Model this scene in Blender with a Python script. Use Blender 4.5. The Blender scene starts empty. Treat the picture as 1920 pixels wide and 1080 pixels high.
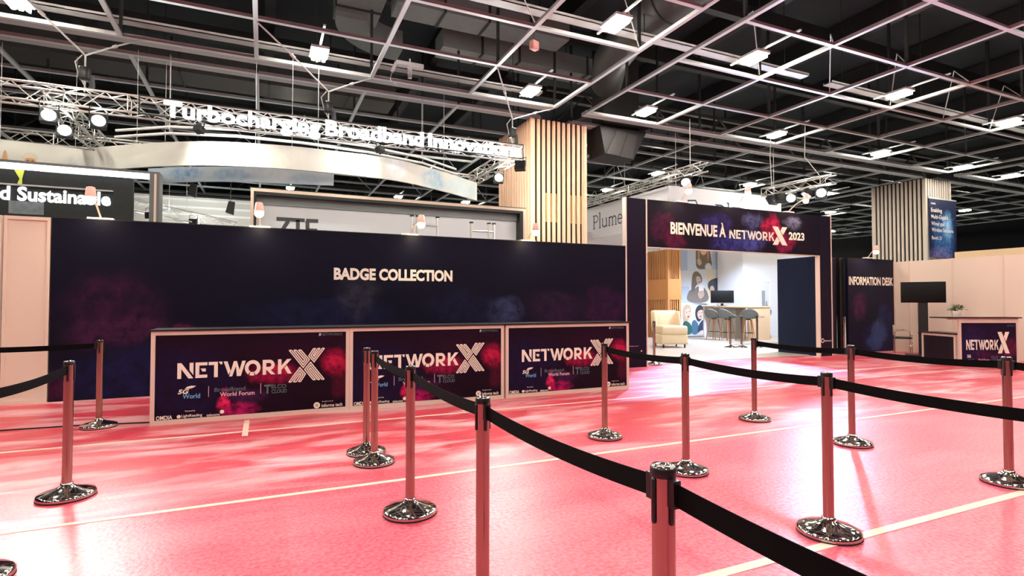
import bpy, bmesh, math, random
from mathutils import Vector, Matrix
random.seed(7)
SC = bpy.context.scene
COL = SC.collection
PI = math.pi

# ------------------------------------------------------------------ camera, world, exposure
cam_d = bpy.data.cameras.new('camera')
cam = bpy.data.objects.new('camera', cam_d)
COL.objects.link(cam)
SC.camera = cam
cam_d.sensor_width = 36.0
cam_d.lens = 1033.3 / 1920 * 36.0
cam_d.clip_end = 300
cam.location = (0, 0, 1.45)
YAW, PITCH, ROLL = 0.424125, 0.025958, -0.000219
_f = Vector((math.sin(YAW) * math.cos(PITCH), math.cos(YAW) * math.cos(PITCH), math.sin(PITCH)))
_r = Vector((math.cos(YAW), -math.sin(YAW), 0))
_u = _r.cross(_f)
_m = Matrix((_r, _u, -_f)).transposed()
cam.rotation_euler = _m.to_euler()

w = bpy.data.worlds.new('world')
SC.world = w
w.use_nodes = True
w.node_tree.nodes['Background'].inputs[0].default_value = (0.6, 0.7, 0.9, 1)
w.node_tree.nodes['Background'].inputs[1].default_value = 0.02
SC.view_settings.view_transform = 'Standard'
SC.view_settings.look = 'None'
SC.view_settings.exposure = 0.0
SC.view_settings.gamma = 1.0
SC.view_settings.use_curve_mapping = False
try:
    SC.cycles.max_bounces = 8
    SC.cycles.diffuse_bounces = 4
    SC.cycles.glossy_bounces = 4
    SC.cycles.sample_clamp_indirect = 4.0
    SC.cycles.use_denoising = True
except Exception:
    pass

LAMP_L = 202.0        # radiance of the tubes of the hall lamps

# ------------------------------------------------------------------ materials
def lin(c):
    return tuple(((x / 255) / 12.92 if x / 255 <= 0.04045 else ((x / 255 + 0.055) / 1.055) ** 2.4) for x in c)

def mat(name, rgb, rough=0.5, metal=0.0, emit=None, es=0.0, vary=0.0, vscale=6.0, spec=None, bump=0.0):
    m = bpy.data.materials.new(name)
    m.use_nodes = True
    nt = m.node_tree
    b = nt.nodes['Principled BSDF']
    c = lin(rgb)
    b.inputs['Base Color'].default_value = (*c, 1)
    b.inputs['Roughness'].default_value = rough
    b.inputs['Metallic'].default_value = metal
    if spec is not None:
        b.inputs['Specular IOR Level'].default_value = spec
    if emit:
        b.inputs['Emission Color'].default_value = (*lin(emit), 1)
        b.inputs['Emission Strength'].default_value = es
    if vary or bump:
        tc = nt.nodes.new('ShaderNodeTexCoord')
        nz = nt.nodes.new('ShaderNodeTexNoise')
        nz.inputs['Scale'].default_value = vscale
        nz.inputs['Detail'].default_value = 5
        nt.links.new(tc.outputs['Object'], nz.inputs['Vector'])
        if vary:
            mx = nt.nodes.new('ShaderNodeMix')
            mx.data_type = 'RGBA'
            mx.inputs[6].default_value = (*[v * (1 - vary) for v in c], 1)
            mx.inputs[7].default_value = (*[min(1, v * (1 + vary)) for v in c], 1)
            nt.links.new(nz.outputs['Fac'], mx.inputs[0])
            nt.links.new(mx.outputs[2], b.inputs['Base Color'])
        if bump:
            bp = nt.nodes.new('ShaderNodeBump')
            bp.inputs['Strength'].default_value = bump
            bp.inputs['Distance'].default_value = 0.02
            nt.links.new(nz.outputs['Fac'], bp.inputs['Height'])
            nt.links.new(bp.outputs['Normal'], b.inputs['Normal'])
    return m

def smoke(name, base, blobs, rough=0.45, namp=0.35, nscale=1.6):
    """printed graphic: dark ground with soft coloured smoke; blob = (x, z, rx, rz, rgb, strength) in object metres"""
    m = bpy.data.materials.new(name)
    m.use_nodes = True
    nt = m.node_tree
    N, L = nt.nodes, nt.links
    b = N['Principled BSDF']
    b.inputs['Roughness'].default_value = rough
    b.inputs['Specular IOR Level'].default_value = 0.1
    tc = N.new('ShaderNodeTexCoord')
    nz = N.new('ShaderNodeTexNoise')
    nz.inputs['Scale'].default_value = nscale
    nz.inputs['Detail'].default_value = 6
    nz.inputs['Roughness'].default_value = 0.62
    L.new(tc.outputs['Object'], nz.inputs['Vector'])
    sub = N.new('ShaderNodeVectorMath'); sub.operation = 'SUBTRACT'
    sub.inputs[1].default_value = (0.5, 0.5, 0.5)
    L.new(nz.outputs['Color'], sub.inputs[0])
    sc_ = N.new('ShaderNodeVectorMath'); sc_.operation = 'SCALE'
    sc_.inputs['Scale'].default_value = namp
    L.new(sub.outputs[0], sc_.inputs[0])
    add = N.new('ShaderNodeVectorMath'); add.operation = 'ADD'
    L.new(tc.outputs['Object'], add.inputs[0]); L.new(sc_.outputs[0], add.inputs[1])
    n2 = N.new('ShaderNodeTexNoise')
    n2.inputs['Scale'].default_value = nscale * 3.2
    n2.inputs['Detail'].default_value = 7
    n2.inputs['Roughness'].default_value = 0.65
    L.new(add.outputs[0], n2.inputs['Vector'])
    cur = None
    for (bx_, bz_, rx, rz, rgb, st) in blobs:
        s = N.new('ShaderNodeVectorMath'); s.operation = 'SUBTRACT'
        s.inputs[1].default_value = (bx_, 0, bz_)
        L.new(add.outputs[0], s.inputs[0])
        d = N.new('ShaderNodeVectorMath'); d.operation = 'MULTIPLY'
        d.inputs[1].default_value = (1 / rx, 0, 1 / rz)
        L.new(s.outputs[0], d.inputs[0])
        ln = N.new('ShaderNodeVectorMath'); ln.operation = 'LENGTH'
        L.new(d.outputs[0], ln.inputs[0])
        mr = N.new('ShaderNodeMapRange'); mr.interpolation_type = 'SMOOTHSTEP'
        mr.inputs[1].default_value = 1.0; mr.inputs[2].default_value = 0.45
        mr.inputs[3].default_value = 0.0; mr.inputs[4].default_value = st
        L.new(ln.outputs['Value'], mr.inputs[0])
        mu = N.new('ShaderNodeMath'); mu.operation = 'MULTIPLY'
        mu2 = N.new('ShaderNodeMapRange')
        mu2.inputs[1].default_value = 0.36; mu2.inputs[2].default_value = 0.66
        mu2.inputs[3].default_value = 0.15; mu2.inputs[4].default_value = 1.15
        L.new(n2.outputs['Fac'], mu2.inputs[0])
        L.new(mr.outputs[0], mu.inputs[0]); L.new(mu2.outputs[0], mu.inputs[1])
        mx = N.new('ShaderNodeMix'); mx.data_type = 'RGBA'
        if cur is None:
            mx.inputs[6].default_value = (*lin(base), 1)
        else:
            L.new(cur, mx.inputs[6])
        mx.inputs[7].default_value = (*lin(rgb), 1)
        L.new(mu.outputs[0], mx.inputs[0])
        cur = mx.outputs[2]
    L.new(cur, b.inputs['Base Color'])
    return m

def floor_mat():
    m = bpy.data.materials.new('pink_floor')
    m.use_nodes = True
    nt = m.node_tree; N, L = nt.nodes, nt.links
    b = N['Principled BSDF']
    tc = N.new('ShaderNodeTexCoord')
    # scuff streaks running along the counters, strongest in the trodden lane before them
    mp = N.new('ShaderNodeMapping'); mp.inputs['Scale'].default_value = (0.55, 1.9, 1)
    mp.inputs['Rotation'].default_value = (0, 0, 0.12)
    L.new(tc.outputs['Object'], mp.inputs['Vector'])
    n1 = N.new('ShaderNodeTexNoise'); n1.inputs['Scale'].default_value = 1.3
    n1.inputs['Detail'].default_value = 8; n1.inputs['Roughness'].default_value = 0.6
    n1.inputs['Distortion'].default_value = 0.5
    L.new(mp.outputs[0], n1.inputs['Vector'])
    cr = N.new('ShaderNodeMapRange'); cr.inputs[1].default_value = 0.46; cr.inputs[2].default_value = 0.66
    L.new(n1.outputs['Fac'], cr.inputs[0])
    # lane mask on y
    sp = N.new('ShaderNodeSeparateXYZ'); L.new(tc.outputs['Object'], sp.inputs[0])
    ln = N.new('ShaderNodeMapRange'); ln.inputs[1].default_value = 4.2; ln.inputs[2].default_value = 5.2
    ln.inputs[3].default_value = 0.15; ln.inputs[4].default_value = 0.85
    L.new(sp.outputs['Y'], ln.inputs[0])
    mu = N.new('ShaderNodeMath'); mu.operation = 'MULTIPLY'
    L.new(cr.outputs[0], mu.inputs[0]); L.new(ln.outputs[0], mu.inputs[1])
    # fine fibre speckle
    n2 = N.new('ShaderNodeTexNoise'); n2.inputs['Scale'].default_value = 38; n2.inputs['Detail'].default_value = 6
    L.new(tc.outputs['Object'], n2.inputs['Vector'])
    c0 = N.new('ShaderNodeMix'); c0.data_type = 'RGBA'
    c0.inputs[6].default_value = (*lin((206, 60, 84)), 1)
    c0.inputs[7].default_value = (*lin((232, 112, 136)), 1)
    sr = N.new('ShaderNodeMapRange'); sr.inputs[1].default_value = 0.36; sr.inputs[2].default_value = 0.64
    L.new(n2.outputs['Fac'], sr.inputs[0]); L.new(sr.outputs[0], c0.inputs[0])
    lm = N.new('ShaderNodeMapRange'); lm.inputs[1].default_value = 4.3; lm.inputs[2].default_value = 5.4
    lm.inputs[3].default_value = 0.0; lm.inputs[4].default_value = 0.75
    L.new(sp.outputs['Y'], lm.inputs[0])
    cl = N.new('ShaderNodeMix'); cl.data_type = 'RGBA'
    cl.inputs[7].default_value = (*lin((216, 60, 74)), 1)
    L.new(c0.outputs[2], cl.inputs[6]); L.new(lm.outputs[0], cl.inputs[0])
    c1 = N.new('ShaderNodeMix'); c1.data_type = 'RGBA'
    c1.inputs[7].default_value = (*lin((244, 194, 200)), 1)
    L.new(cl.outputs[2], c1.inputs[6]); L.new(mu.outputs[0], c1.inputs[0])
    L.new(c1.outputs[2], b.inputs['Base Color'])
    rr = N.new('ShaderNodeMapRange'); rr.inputs[3].default_value = 0.26; rr.inputs[4].default_value = 0.46
    L.new(n1.outputs['Fac'], rr.inputs[0]); L.new(rr.outputs[0], b.inputs['Roughness'])
    bp = N.new('ShaderNodeBump'); bp.inputs['Strength'].default_value = 0.25; bp.inputs['Distance'].default_value = 0.01
    L.new(n2.outputs['Fac'], bp.inputs['Height']); L.new(bp.outputs[0], b.inputs['Normal'])
    return m

def wood_mat(name, a, c, sx=1, sy=1, sz=1, rough=0.5):
    m = bpy.data.materials.new(name)
    m.use_nodes = True
    nt = m.node_tree; N, L = nt.nodes, nt.links
    b = N['Principled BSDF']; b.inputs['Roughness'].default_value = rough
    tc = N.new('ShaderNodeTexCoord')
    mp = N.new('ShaderNodeMapping'); mp.inputs['Scale'].default_value = (sx, sy, sz)
    L.new(tc.outputs['Object'], mp.inputs['Vector'])
    n1 = N.new('ShaderNodeTexNoise'); n1.inputs['Scale'].default_value = 3; n1.inputs['Detail'].default_value = 7
    n1.inputs['Distortion'].default_value = 0.8
    L.new(mp.outputs[0], n1.inputs['Vector'])
    mx = N.new('ShaderNodeMix'); mx.data_type = 'RGBA'
    mx.inputs[6].default_value = (*lin(a), 1); mx.inputs[7].default_value = (*lin(c), 1)
    L.new(n1.outputs['Fac'], mx.inputs[0]); L.new(mx.outputs[2], b.inputs['Base Color'])
    return m

M = {}
M['floor'] = floor_mat()
M['hallfloor'] = mat('pale_hall_floor', (206, 208, 210), 0.5, vary=0.06, vscale=0.8)
M['deck'] = mat('roof_deck', (32, 38, 43), 0.9, vary=0.25, vscale=1.5)
M['hallwall'] = mat('hall_wall_dark', (26, 27, 31), 0.9, vary=0.2, vscale=0.7)
M['joist'] = mat('black_steel', (16, 16, 18), 0.6)
M['duct'] = mat('galvanised_duct', (112, 118, 118), 0.55, 0.35, vary=0.15, vscale=4)
M['ductdark'] = mat('dark_duct', (52, 50, 50), 0.5, 0.3, vary=0.25, vscale=3)
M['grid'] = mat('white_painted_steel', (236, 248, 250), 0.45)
M['gridweb'] = mat('grey_painted_steel', (190, 194, 194), 0.5)
M['alu'] = mat('aluminium', (225, 224, 220), 0.3, 0.85)
M['aluframe'] = mat('aluminium_profile', (232, 212, 198), 0.4, 0.15)
M['chrome'] = mat('chrome', (214, 208, 200), 0.09, 1.0)
M['poleskin'] = mat('brushed_steel', (172, 152, 138), 0.2, 1.0)
M['black'] = mat('black_plastic', (9, 9, 10), 0.4)
M['rubber'] = mat('black_rubber', (12, 12, 12), 0.8)
M['belt'] = mat('black_webbing', (5, 5, 6), 0.8, vary=0.2, vscale=60, spec=.08)
M['screen'] = mat('black_screen', (4, 4, 5), 0.55, spec=.2)
M['panelwhite'] = mat('white_panel', (230, 210, 194), 0.55, vary=0.03, vscale=2)
M['white'] = mat('white_paint', (238, 238, 238), 0.5)
M['booth_white'] = mat('booth_wall_white', (226, 228, 232), 0.6, vary=0.02, vscale=1)
M['vinyl'] = mat('white_vinyl_lettering', (252, 238, 226), 0.5)
M['greyvinyl'] = mat('teal_grey_vinyl', (82, 104, 112), 0.5)
M['bluevinyl'] = mat('light_blue_vinyl', (110, 176, 226), 0.5)
M['pinkvinyl'] = mat('pink_vinyl', (236, 186, 206), 0.5)
M['navyvinyl'] = mat('navy_vinyl', (38, 48, 70), 0.5)
M['darkvinyl'] = mat('charcoal_vinyl', (62, 62, 64), 0.5)
M['tape'] = mat('cream_floor_tape', (250, 214, 196), 0.5, vary=0.05, vscale=9)
M['tube'] = mat('lamp_tube', (255, 250, 240), 0.4, emit=(255, 245, 230), es=LAMP_L)
M['bulb'] = mat('warm_bulb', (255, 240, 210), 0.4, emit=(255, 226, 170), es=30.0)
M['flood'] = mat('flood_lens', (255, 255, 250), 0.4, emit=(246, 255, 246), es=60.0)
M['floodcool'] = mat('cool_flood_lens', (255, 255, 255), 0.4, emit=(226, 244, 255), es=60.0)
M['letters'] = mat('lit_letters', (255, 255, 255), 0.4, emit=(248, 250, 255), es=2.6)
M['ledbar'] = mat('led_strip', (255, 255, 255), 0.4, emit=(236, 240, 255), es=4.0)
M['slat'] = wood_mat('pine_slat', (226, 172, 138), (244, 202, 170), 14, 14, 0.7)
M['slatpale'] = wood_mat('pale_slat', (214, 200, 184), (232, 220, 206), 14, 14, 0.7)
M['slatin'] = wood_mat('oak_slat_panel', (190, 128, 74), (214, 156, 98), 14, 14, 0.7)
M['core'] = mat('column_core', (20, 16, 14), 0.8)
M['plank'] = wood_mat('pale_plank_floor', (206, 198, 190), (232, 226, 220), 0.5, 5, 1, 0.3)
M['birch'] = wood_mat('birch_ply', (222, 190, 148), (238, 210, 172), 1, 1, 9, 0.45)
M['leather'] = mat('cream_leather', (250, 228, 190), 0.45, vary=0.04, vscale=5)
M['greyfab'] = mat('grey_upholstery', (112, 116, 116), 0.8, vary=0.1, vscale=30)
M['darkfab'] = mat('dark_upholstery', (74, 78, 82), 0.8)
M['woodleg'] = wood_mat('beech_leg', (176, 124, 84), (200, 150, 108), 8, 8, 1)
M['greyblock'] = mat('grey_laminate', (176, 182, 184), 0.5)
M['beige'] = mat('beige_trim', (222, 196, 176), 0.5)
M['screenwhite'] = mat('pale_grey_backdrop', (222, 222, 226), 0.6)
M['screengrey'] = mat('mid_grey', (150, 158, 156), 0.6)
M['greenery'] = mat('dark_foliage_panel', (20, 27, 26), 0.7, vary=0.7, vscale=14)
M['leaf'] = mat('plant_leaf', (70, 108, 56), 0.5, vary=0.3, vscale=20)
M['pot'] = mat('pale_pot', (222, 206, 196), 0.5)
M['tray'] = mat('copper_cables', (216, 150, 128), 0.4, 0.3, vary=0.3, vscale=8)
M['rust'] = mat('red_pipe', (150, 52, 44), 0.5)
M['cable'] = mat('pale_rope', (206, 206, 204), 0.6)
M['skin'] = mat('print_skin', (214, 184, 164), 0.6)
M['wallfar'] = mat('far_white_cladding', (214, 208, 204), 0.7, vary=0.04, vscale=0.6)
M['wallbands'] = mat('white_rails', (248, 248, 248), 0.5)

# ------------------------------------------------------------------ mesh helpers
class MB:
    def __init__(s):
        s.v, s.f, s.mi, s.sm = [], [], [], []
        s.m = 0
    def _add(s, vs, fs, smooth=False):
        o = len(s.v)
        s.v += [tuple(p) for p in vs]
        for f in fs:
            s.f.append(tuple(i + o for i in f)); s.mi.append(s.m); s.sm.append(smooth)
        return s
    def box(s, x0, x1, y0, y1, z0, z1):
        vs = [(x, y, z) for z in (z0, z1) for y in (y0, y1) for x in (x0, x1)]
        return s._add(vs, [(0, 2, 3, 1), (4, 5, 7, 6), (0, 1, 5, 4), (2, 6, 7, 3), (0, 4, 6, 2), (1, 3, 7, 5)])
    def rbox(s, x0, x1, y0, y1, z0, z1, r=0.02, seg=3):
        bm = bmesh.new()
        bmesh.ops.create_cube(bm, size=1)
        for v in bm.verts:
            v.co = (x0 + (v.co.x + .5) * (x1 - x0), y0 + (v.co.y + .5) * (y1 - y0), z0 + (v.co.z + .5) * (z1 - z0))
        bmesh.ops.bevel(bm, geom=list(bm.edges), offset=r, segments=seg, affect='EDGES', profile=0.5)
        bm.verts.index_update()
        s._add([v.co[:] for v in bm.verts], [[v.index for v in f.verts] for f in bm.faces], True)
        bm.free()
        return s
    def obox(s, c, u, v, n, hu, hv, hn):
        c, u, v, n = map(Vector, (c, u, v, n))
        vs = [c + u * (a * hu) + v * (b * hv) + n * (d * hn) for d in (-1, 1) for b in (-1, 1) for a in (-1, 1)]
        return s._add(vs, [(0, 2, 3, 1), (4, 5, 7, 6), (0, 1, 5, 4), (2, 6, 7, 3), (0, 4, 6, 2), (1, 3, 7, 5)])
    def bar(s, p, q, wd, ht):
        p, q = Vector(p), Vector(q); d = q - p; L = d.length; d.normalize()
        up = Vector((0, 0, 1)) if abs(d.z) < 0.95 else Vector((0, 1, 0))
        sd = d.cross(up).normalized(); up = sd.cross(d)
        return s.obox((p + q) / 2, d, sd, up, L / 2, wd / 2, ht / 2)
    def tube(s, pts, r, n=8, caps=True):
        pts = [Vector(p) for p in pts]
        rs = r if isinstance(r, (list, tuple)) else [r] * len(pts)
        rings = []
        prev = None
        for i, p in enumerate(pts):
            d = (pts[min(i + 1, len(pts) - 1)] - pts[max(i - 1, 0)]).normalized()
            if prev is None:
                a = Vector((0, 0, 1)) if abs(d.z) < 0.9 else Vector((1, 0, 0))
                sd = d.cross(a).normalized()
            else:
                sd = (prev - d * prev.dot(d)).normalized()
            prev = sd
            up = d.cross(sd)
            rings.append([p + (sd * math.cos(2 * PI * k / n) + up * math.sin(2 * PI * k / n)) * rs[i] for k in range(n)])
        vs = [q for R in rings for q in R]
        fs = [(i * n + k, i * n + (k + 1) % n, (i + 1) * n + (k + 1) % n, (i + 1) * n + k)
              for i in range(len(pts) - 1) for k in range(n)]
        s._add(vs, fs, True)
        if caps:
            s._add(rings[0], [tuple(range(n))[::-1]]); s._add(rings[-1], [tuple(range(n))])
        return s
    def lathe(s, prof, n=32, c=(0, 0, 0), smooth=True):
        vs, fs = [], []
        for (r, z) in prof:
            vs += [(c[0] + r * math.cos(2 * PI * k / n), c[1] + r * math.sin(2 * PI * k / n), c[2] + z) for k in range(n)]
        m = len(prof)
        fs = [(i * n + k, i * n + (k + 1) % n, (i + 1) * n + (k + 1) % n, (i + 1) * n + k) for i in range(m - 1) for k in range(n)]
        s._add(vs, fs, smooth)
        if prof[0][0] > 1e-4:
            s._add(vs[:n], [tuple(range(n))[::-1]])
        if prof[-1][0] > 1e-4:
            s._add(vs[-n:], [tuple(range(n))])
        return s
    def poly(s, pts):
        return s._add(pts, [tuple(range(len(pts)))])
    def prism(s, pts2, fr, t):
        """2D outline on a frame fr(x, y) -> point, thickened by vector t"""
        t = Vector(t)
        a = [Vector(fr(*p)) for p in pts2]; b = [p + t for p in a]; n = len(a)
        s._add(a + b, [tuple(range(n)), tuple(range(2 * n - 1, n - 1, -1))] + [(i, (i + 1) % n, n + (i + 1) % n, n + i) for i in range(n)])
        return s
    def build(s, name, mats, parent=None, loc=None, rz=0.0):
        me = bpy.data.meshes.new(name)
        me.from_pydata(s.v, [], s.f)
        mats = mats if isinstance(mats, (list, tuple)) else [mats]
        for mm in mats:
            me.materials.append(mm)
        me.polygons.foreach_set('material_index', s.mi)
        me.polygons.foreach_set('use_smooth', s.sm)
        bm = bmesh.new(); bm.from_mesh(me)
        bmesh.ops.recalc_face_normals(bm, faces=list(bm.faces))
        bm.to_mesh(me); bm.free()
        me.update()
        return link(name, me, parent, loc, rz)

def link(name, me, parent=None, loc=None, rz=0.0):
    o = bpy.data.objects.new(name, me)
    COL.objects.link(o)
    if parent is not None:
        o.parent = parent
    if loc is not None:
        o.location = loc
    o.rotation_euler.z = rz
    return o

def tag(o, label, cat, group=None, kind=None):
    if label: o['label'] = label
    if cat: o['category'] = cat
    if group: o['group'] = group
    if kind: o['kind'] = kind
    return o

def thing(name, label, cat, loc=(0, 0, 0), rz=0.0, group=None):
    o = bpy.data.objects.new(name, None)
    COL.objects.link(o)
    o.empty_display_size = 0.1
    o.location = loc
    o.rotation_euler.z = rz
    return tag(o, label, cat, group)

def struct(name, mb, m):
    o = mb.build(name, m)
    o['kind'] = 'structure'
    return o

def chaikin(p, k=2):
    for _ in range(k):
        q = []
        for i in range(len(p)):
            a, b = p[i], p[(i + 1) % len(p)]
            q += [(a[0] * .75 + b[0] * .25, a[1] * .75 + b[1] * .25), (a[0] * .25 + b[0] * .75, a[1] * .25 + b[1] * .75)]
        p = q
    return p

# text: built-in font turned into a mesh and fitted to a rectangle of a vertical plane
_tc = {}
def text_shape(s, bold=0.0, res=3, shear=0.0):
    k = (s, bold, res, shear)
    if k in _tc: return _tc[k]
    cu = bpy.data.curves.new('txt', 'FONT')
    cu.body = s; cu.size = 1; cu.offset = bold; cu.resolution_u = res; cu.shear = shear
    o = bpy.data.objects.new('txt', cu)
    COL.objects.link(o)
    dg = bpy.context.evaluated_depsgraph_get()
    me = o.evaluated_get(dg).to_mesh()
    vs = [tuple(v.co[:2]) for v in me.vertices]
    fs = [tuple(p.vertices) for p in me.polygons]
    o.evaluated_get(dg).to_mesh_clear()
    bpy.data.objects.remove(o); bpy.data.curves.remove(cu)
    x0 = min(v[0] for v in vs); x1 = max(v[0] for v in vs); y0 = min(v[1] for v in vs); y1 = max(v[1] for v in vs)
    _tc[k] = ([((x - x0) / (x1 - x0), (y - y0) / (y1 - y0)) for x, y in vs], fs)
    return _tc[k]

def text(mb, s, rect, fr, bold=0.0, shear=0.0):
    """rect = x0, z0, x1, z1 in frame coordinates; fr(x, z) -> 3D"""
    vs, fs = text_shape(s, bold, 3, shear)
    x0, z0, x1, z1 = rect
    mb._add([fr(x0 + a * (x1 - x0), z0 + b * (z1 - z0)) for a, b in vs], fs)
    return mb

def fy(y):      # wall plane facing -Y
    return lambda x, z: (x, y, z)
def fx(x):      # wall plane facing -X: frame x runs to smaller y (rightwards for a viewer looking +X)
    return lambda a, z: (x, -a, z)

def stroke(mb, pts, wd, fr, closed=False):
    """flat mitred polyline on a frame"""
    n = len(pts)
    P = [Vector((p[0], p[1], 0)) for p in pts]
    L, R = [], []
    for i in range(n):
        a = P[i - 1] if (i > 0 or closed) else None
        b = P[(i + 1) % n] if (i < n - 1 or closed) else None
        d1 = (P[i] - a).normalized() if a is not None else None
        d2 = (b - P[i]).normalized() if b is not None else None
        if d1 is None: d1 = d2
        if d2 is None: d2 = d1
        n1 = Vector((-d1.y, d1.x, 0)); n2 = Vector((-d2.y, d2.x, 0))
        mm = (n1 + n2)
        if mm.length < 1e-4: mm = n1
        mm.normalize()
        k = wd / 2 / max(0.35, mm.dot(n1))
        L.append(P[i] + mm * k); R.append(P[i] - mm * k)
    vs = [fr(p.x, p.y) for p in L + R]
    fs = [(i, (i + 1) % n, n + (i + 1) % n, n + i) for i in range(n if closed else n - 1)]
    mb._add(vs, fs)
    return mb

def arc(cx, cy, rx, ry, a0, a1, n=14):
    return [(cx + rx * math.cos(math.radians(a0 + (a1 - a0) * i / n)), cy + ry * math.sin(math.radians(a0 + (a1 - a0) * i / n))) for i in range(n + 1)]

# stencil lettering of the event name, unit cap height; returns width
def network_word(mb, rect, fr):
    x0, z0, x1, z1 = rect
    W = 7.42
    def g(dx):
        return lambda a, b: fr(x0 + (a + dx) / W * (x1 - x0), z0 + b * (z1 - z0))
    def P(dx, *pts): mb.poly([g(dx)(*p) for p in pts])
    # N
    P(0, (0, 0), (0, 1), (.24, 1), (.24, .66), (.24, 0)); P(0, (.0, 1), (.24, 1), (.98, 0), (.68, 0), (.12, .78))
    P(0, (.74, 1), (.98, 1), (.98, .2), (.74, .52))
    d = 1.1
    P(d, (0, 0), (0, 1), (.24, 1), (.24, 0)); P(d, (.24, 1), (.74, 1), (.74, .8), (.24, .8)); P(d, (.24, .2), (.74, .2), (.74, 0), (.24, 0))
    P(d, (.32, .6), (.64, .6), (.64, .4), (.44, .4))
    d = 1.92
    P(d, (0, 1), (.58, 1), (.58, .8), (0, .8)); P(d, (.34, .8), (.58, .8), (.58, 0), (.34, 0)); P(d, (.64, 1), (.86, 1), (.86, .82), (.74, .82))
    d = 2.86
    P(d, (0, 1), (.25, 1), (.46, .36), (.32, .12)); P(d, (.36, 0), (.56, 0), (.86, .86), (.84, 1), (.66, 1))
    P(d, (.66, 1), (.86, 1), (1.06, .3), (.92, 0), (.86, 0), (.8, .6)); P(d, (.92, 0), (1.12, 0), (1.44, 1), (1.2, 1))
    d = 4.24
    stroke(mb, arc(.52, .5, .4, .4, -70, 235, 26), .24, g(d)); stroke(mb, arc(.52, .5, .4, .4, 243, 283, 6), .24, g(d))
    d = 5.42
    P(d, (0, 0), (0, 1), (.24, 1), (.24, 0))
    stroke(mb, [(.24, .89)] + arc(.46, .65, .24, .24, 90, -90, 14) + [(.24, .41)], .22, g(d))
    P(d, (.3, .3), (.56, .3), (.86, 0), (.58, 0))
    d = 6.46
    P(d, (0, 0), (0, 1), (.24, 1), (.24, 0)); P(d, (.24, .28), (.24, .56), (.62, 1), (.94, 1)); P(d, (.44, .4), (.6, .58), (.96, 0), (.68, 0))
    return mb

def x_emblem(mb, rect, fr, lines=True):
    x0, z0, x1, z1 = rect
    F = lambda a, b: fr(x0 + a * (x1 - x0), z0 + b * (z1 - z0))
    if not lines:
        mb.poly([F(0, 1), F(.36, 1), F(1, 0), F(.64, 0)])
        mb.poly([F(.66, 1), F(1, 1), F(.7, .56), F(.53, .78)]); mb.poly([F(0, 0), F(.34, 0), F(.47, .22), F(.3, .45)])
        return mb
    arms = [((0, .97), (.40, .40), (.585, .66), (.35, .97)), ((1, 1), (.70, .56), (.53, .775), (.66, 1)),
            ((0, 0), (.305, .455), (.48, .225), (.35, 0)), ((1, .03), (.60, .605), (.42, .365), (.66, .03))]
    wd = .030 * (x1 - x0)
    def toabs(p): return (x0 + p[0] * (x1 - x0), z0 + p[1] * (z1 - z0))
    for arm in arms:
        P = [Vector(p) for p in arm]
        cen = (P[0] + P[1] + P[2] + P[3]) / 4
        top = P[0].y
        lns = []
        for a, b in ((P[0], P[1]), (P[1], P[2]), (P[2], P[3])):
            d = (b - a).normalized(); nn = Vector((-d.y, d.x))
            if nn.dot(cen - a) < 0: nn = -nn
            lns.append((a, d, nn))
        def X2(l1, l2):
            (p, d), (q, e) = l1, l2
            den = d.x * e.y - d.y * e.x
            t_ = ((q.x - p.x) * e.y - (q.y - p.y) * e.x) / den
            return p + d * t_
        ends = []
        for k in range(3):
            sd = .015 + .0505 * k
            L_ = [(a + nn * sd, d) for a, d, nn in lns]
            E0 = X2(L_[0], (Vector((0, top)), Vector((1, 0)))); E3 = X2(L_[2], (Vector((0, top)), Vector((1, 0))))
            if (E0.x - E3.x) * (P[0].x - P[3].x) <= 0: break
            stroke(mb, [toabs(E0), toabs(X2(L_[0], L_[1])), toabs(X2(L_[1], L_[2])), toabs(E3)], wd, fr)
            ends.append((E0, E3))
        stroke(mb, [toabs(ends[0][0]), toabs(ends[1][0])], wd, fr)
        if len(ends) > 2: stroke(mb, [toabs(ends[2][0]), toabs(ends[2][1])], wd, fr)
        stroke(mb, [toabs(ends[1][1]), toabs(ends[0][1])], wd, fr)
    return mb

def ring(mb, cx, cz, r, wd, fr, n=20):
    stroke(mb, arc(cx, cz, r, r, 0, 360 - 360 / n, n - 1), wd, fr, True)
def disc(mb, cx, cz, r, fr, n=16):
    mb.poly([fr(cx + r * math.cos(2 * PI * k / n), cz + r * math.sin(2 * PI * k / n)) for k in range(n)])

# ------------------------------------------------------------------ hall shell
struct('floor', MB().box(-14, 18, -8, 10.44, -0.3, 0.0), M['floor'])
struct('floor', MB().box(-26, 54, -13, 64, -0.6, -0.004), M['hallfloor'])
struct('ceiling', MB().box(-26, 54, -13, 64, 10.6, 10.9), M['deck'])
struct('wall_back', MB().box(-26, 54, 63.7, 64, 0, 10.6), M['hallwall'])
struct('wall_front', MB().box(-26, 54, -13, -12.7, 0, 10.6), M['hallwall'])
struct('wall_left', MB().box(-26, -25.7, -12.7, 63.7, 0, 10.6), M['hallwall'])
struct('wall_right', MB().box(53.7, 54, -12.7, 63.7, 0, 10.6), M['hallwall'])
n = 0
for x in [-10.5, -5.2, 0.1, 5.4, 8.3, 13.3, 17.2, 21.1, 25.0, 28.4, 33.4, 38.4, 43.4]:      # roof joists under the deck
    n += 1
    struct('trim_%d' % n, MB().box(x - .14, x + .14, -12, 63, 9.9, 10.55), M['joist'])
for y in [3.5, 11.4, 14.6, 19.0, 26.0, 33.5, 41.0, 49.0]:
    n += 1
    struct('trim_%d' % n, MB().box(-25, 53, y - .12, y + .12, 9.45, 9.88), M['joist'])
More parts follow.
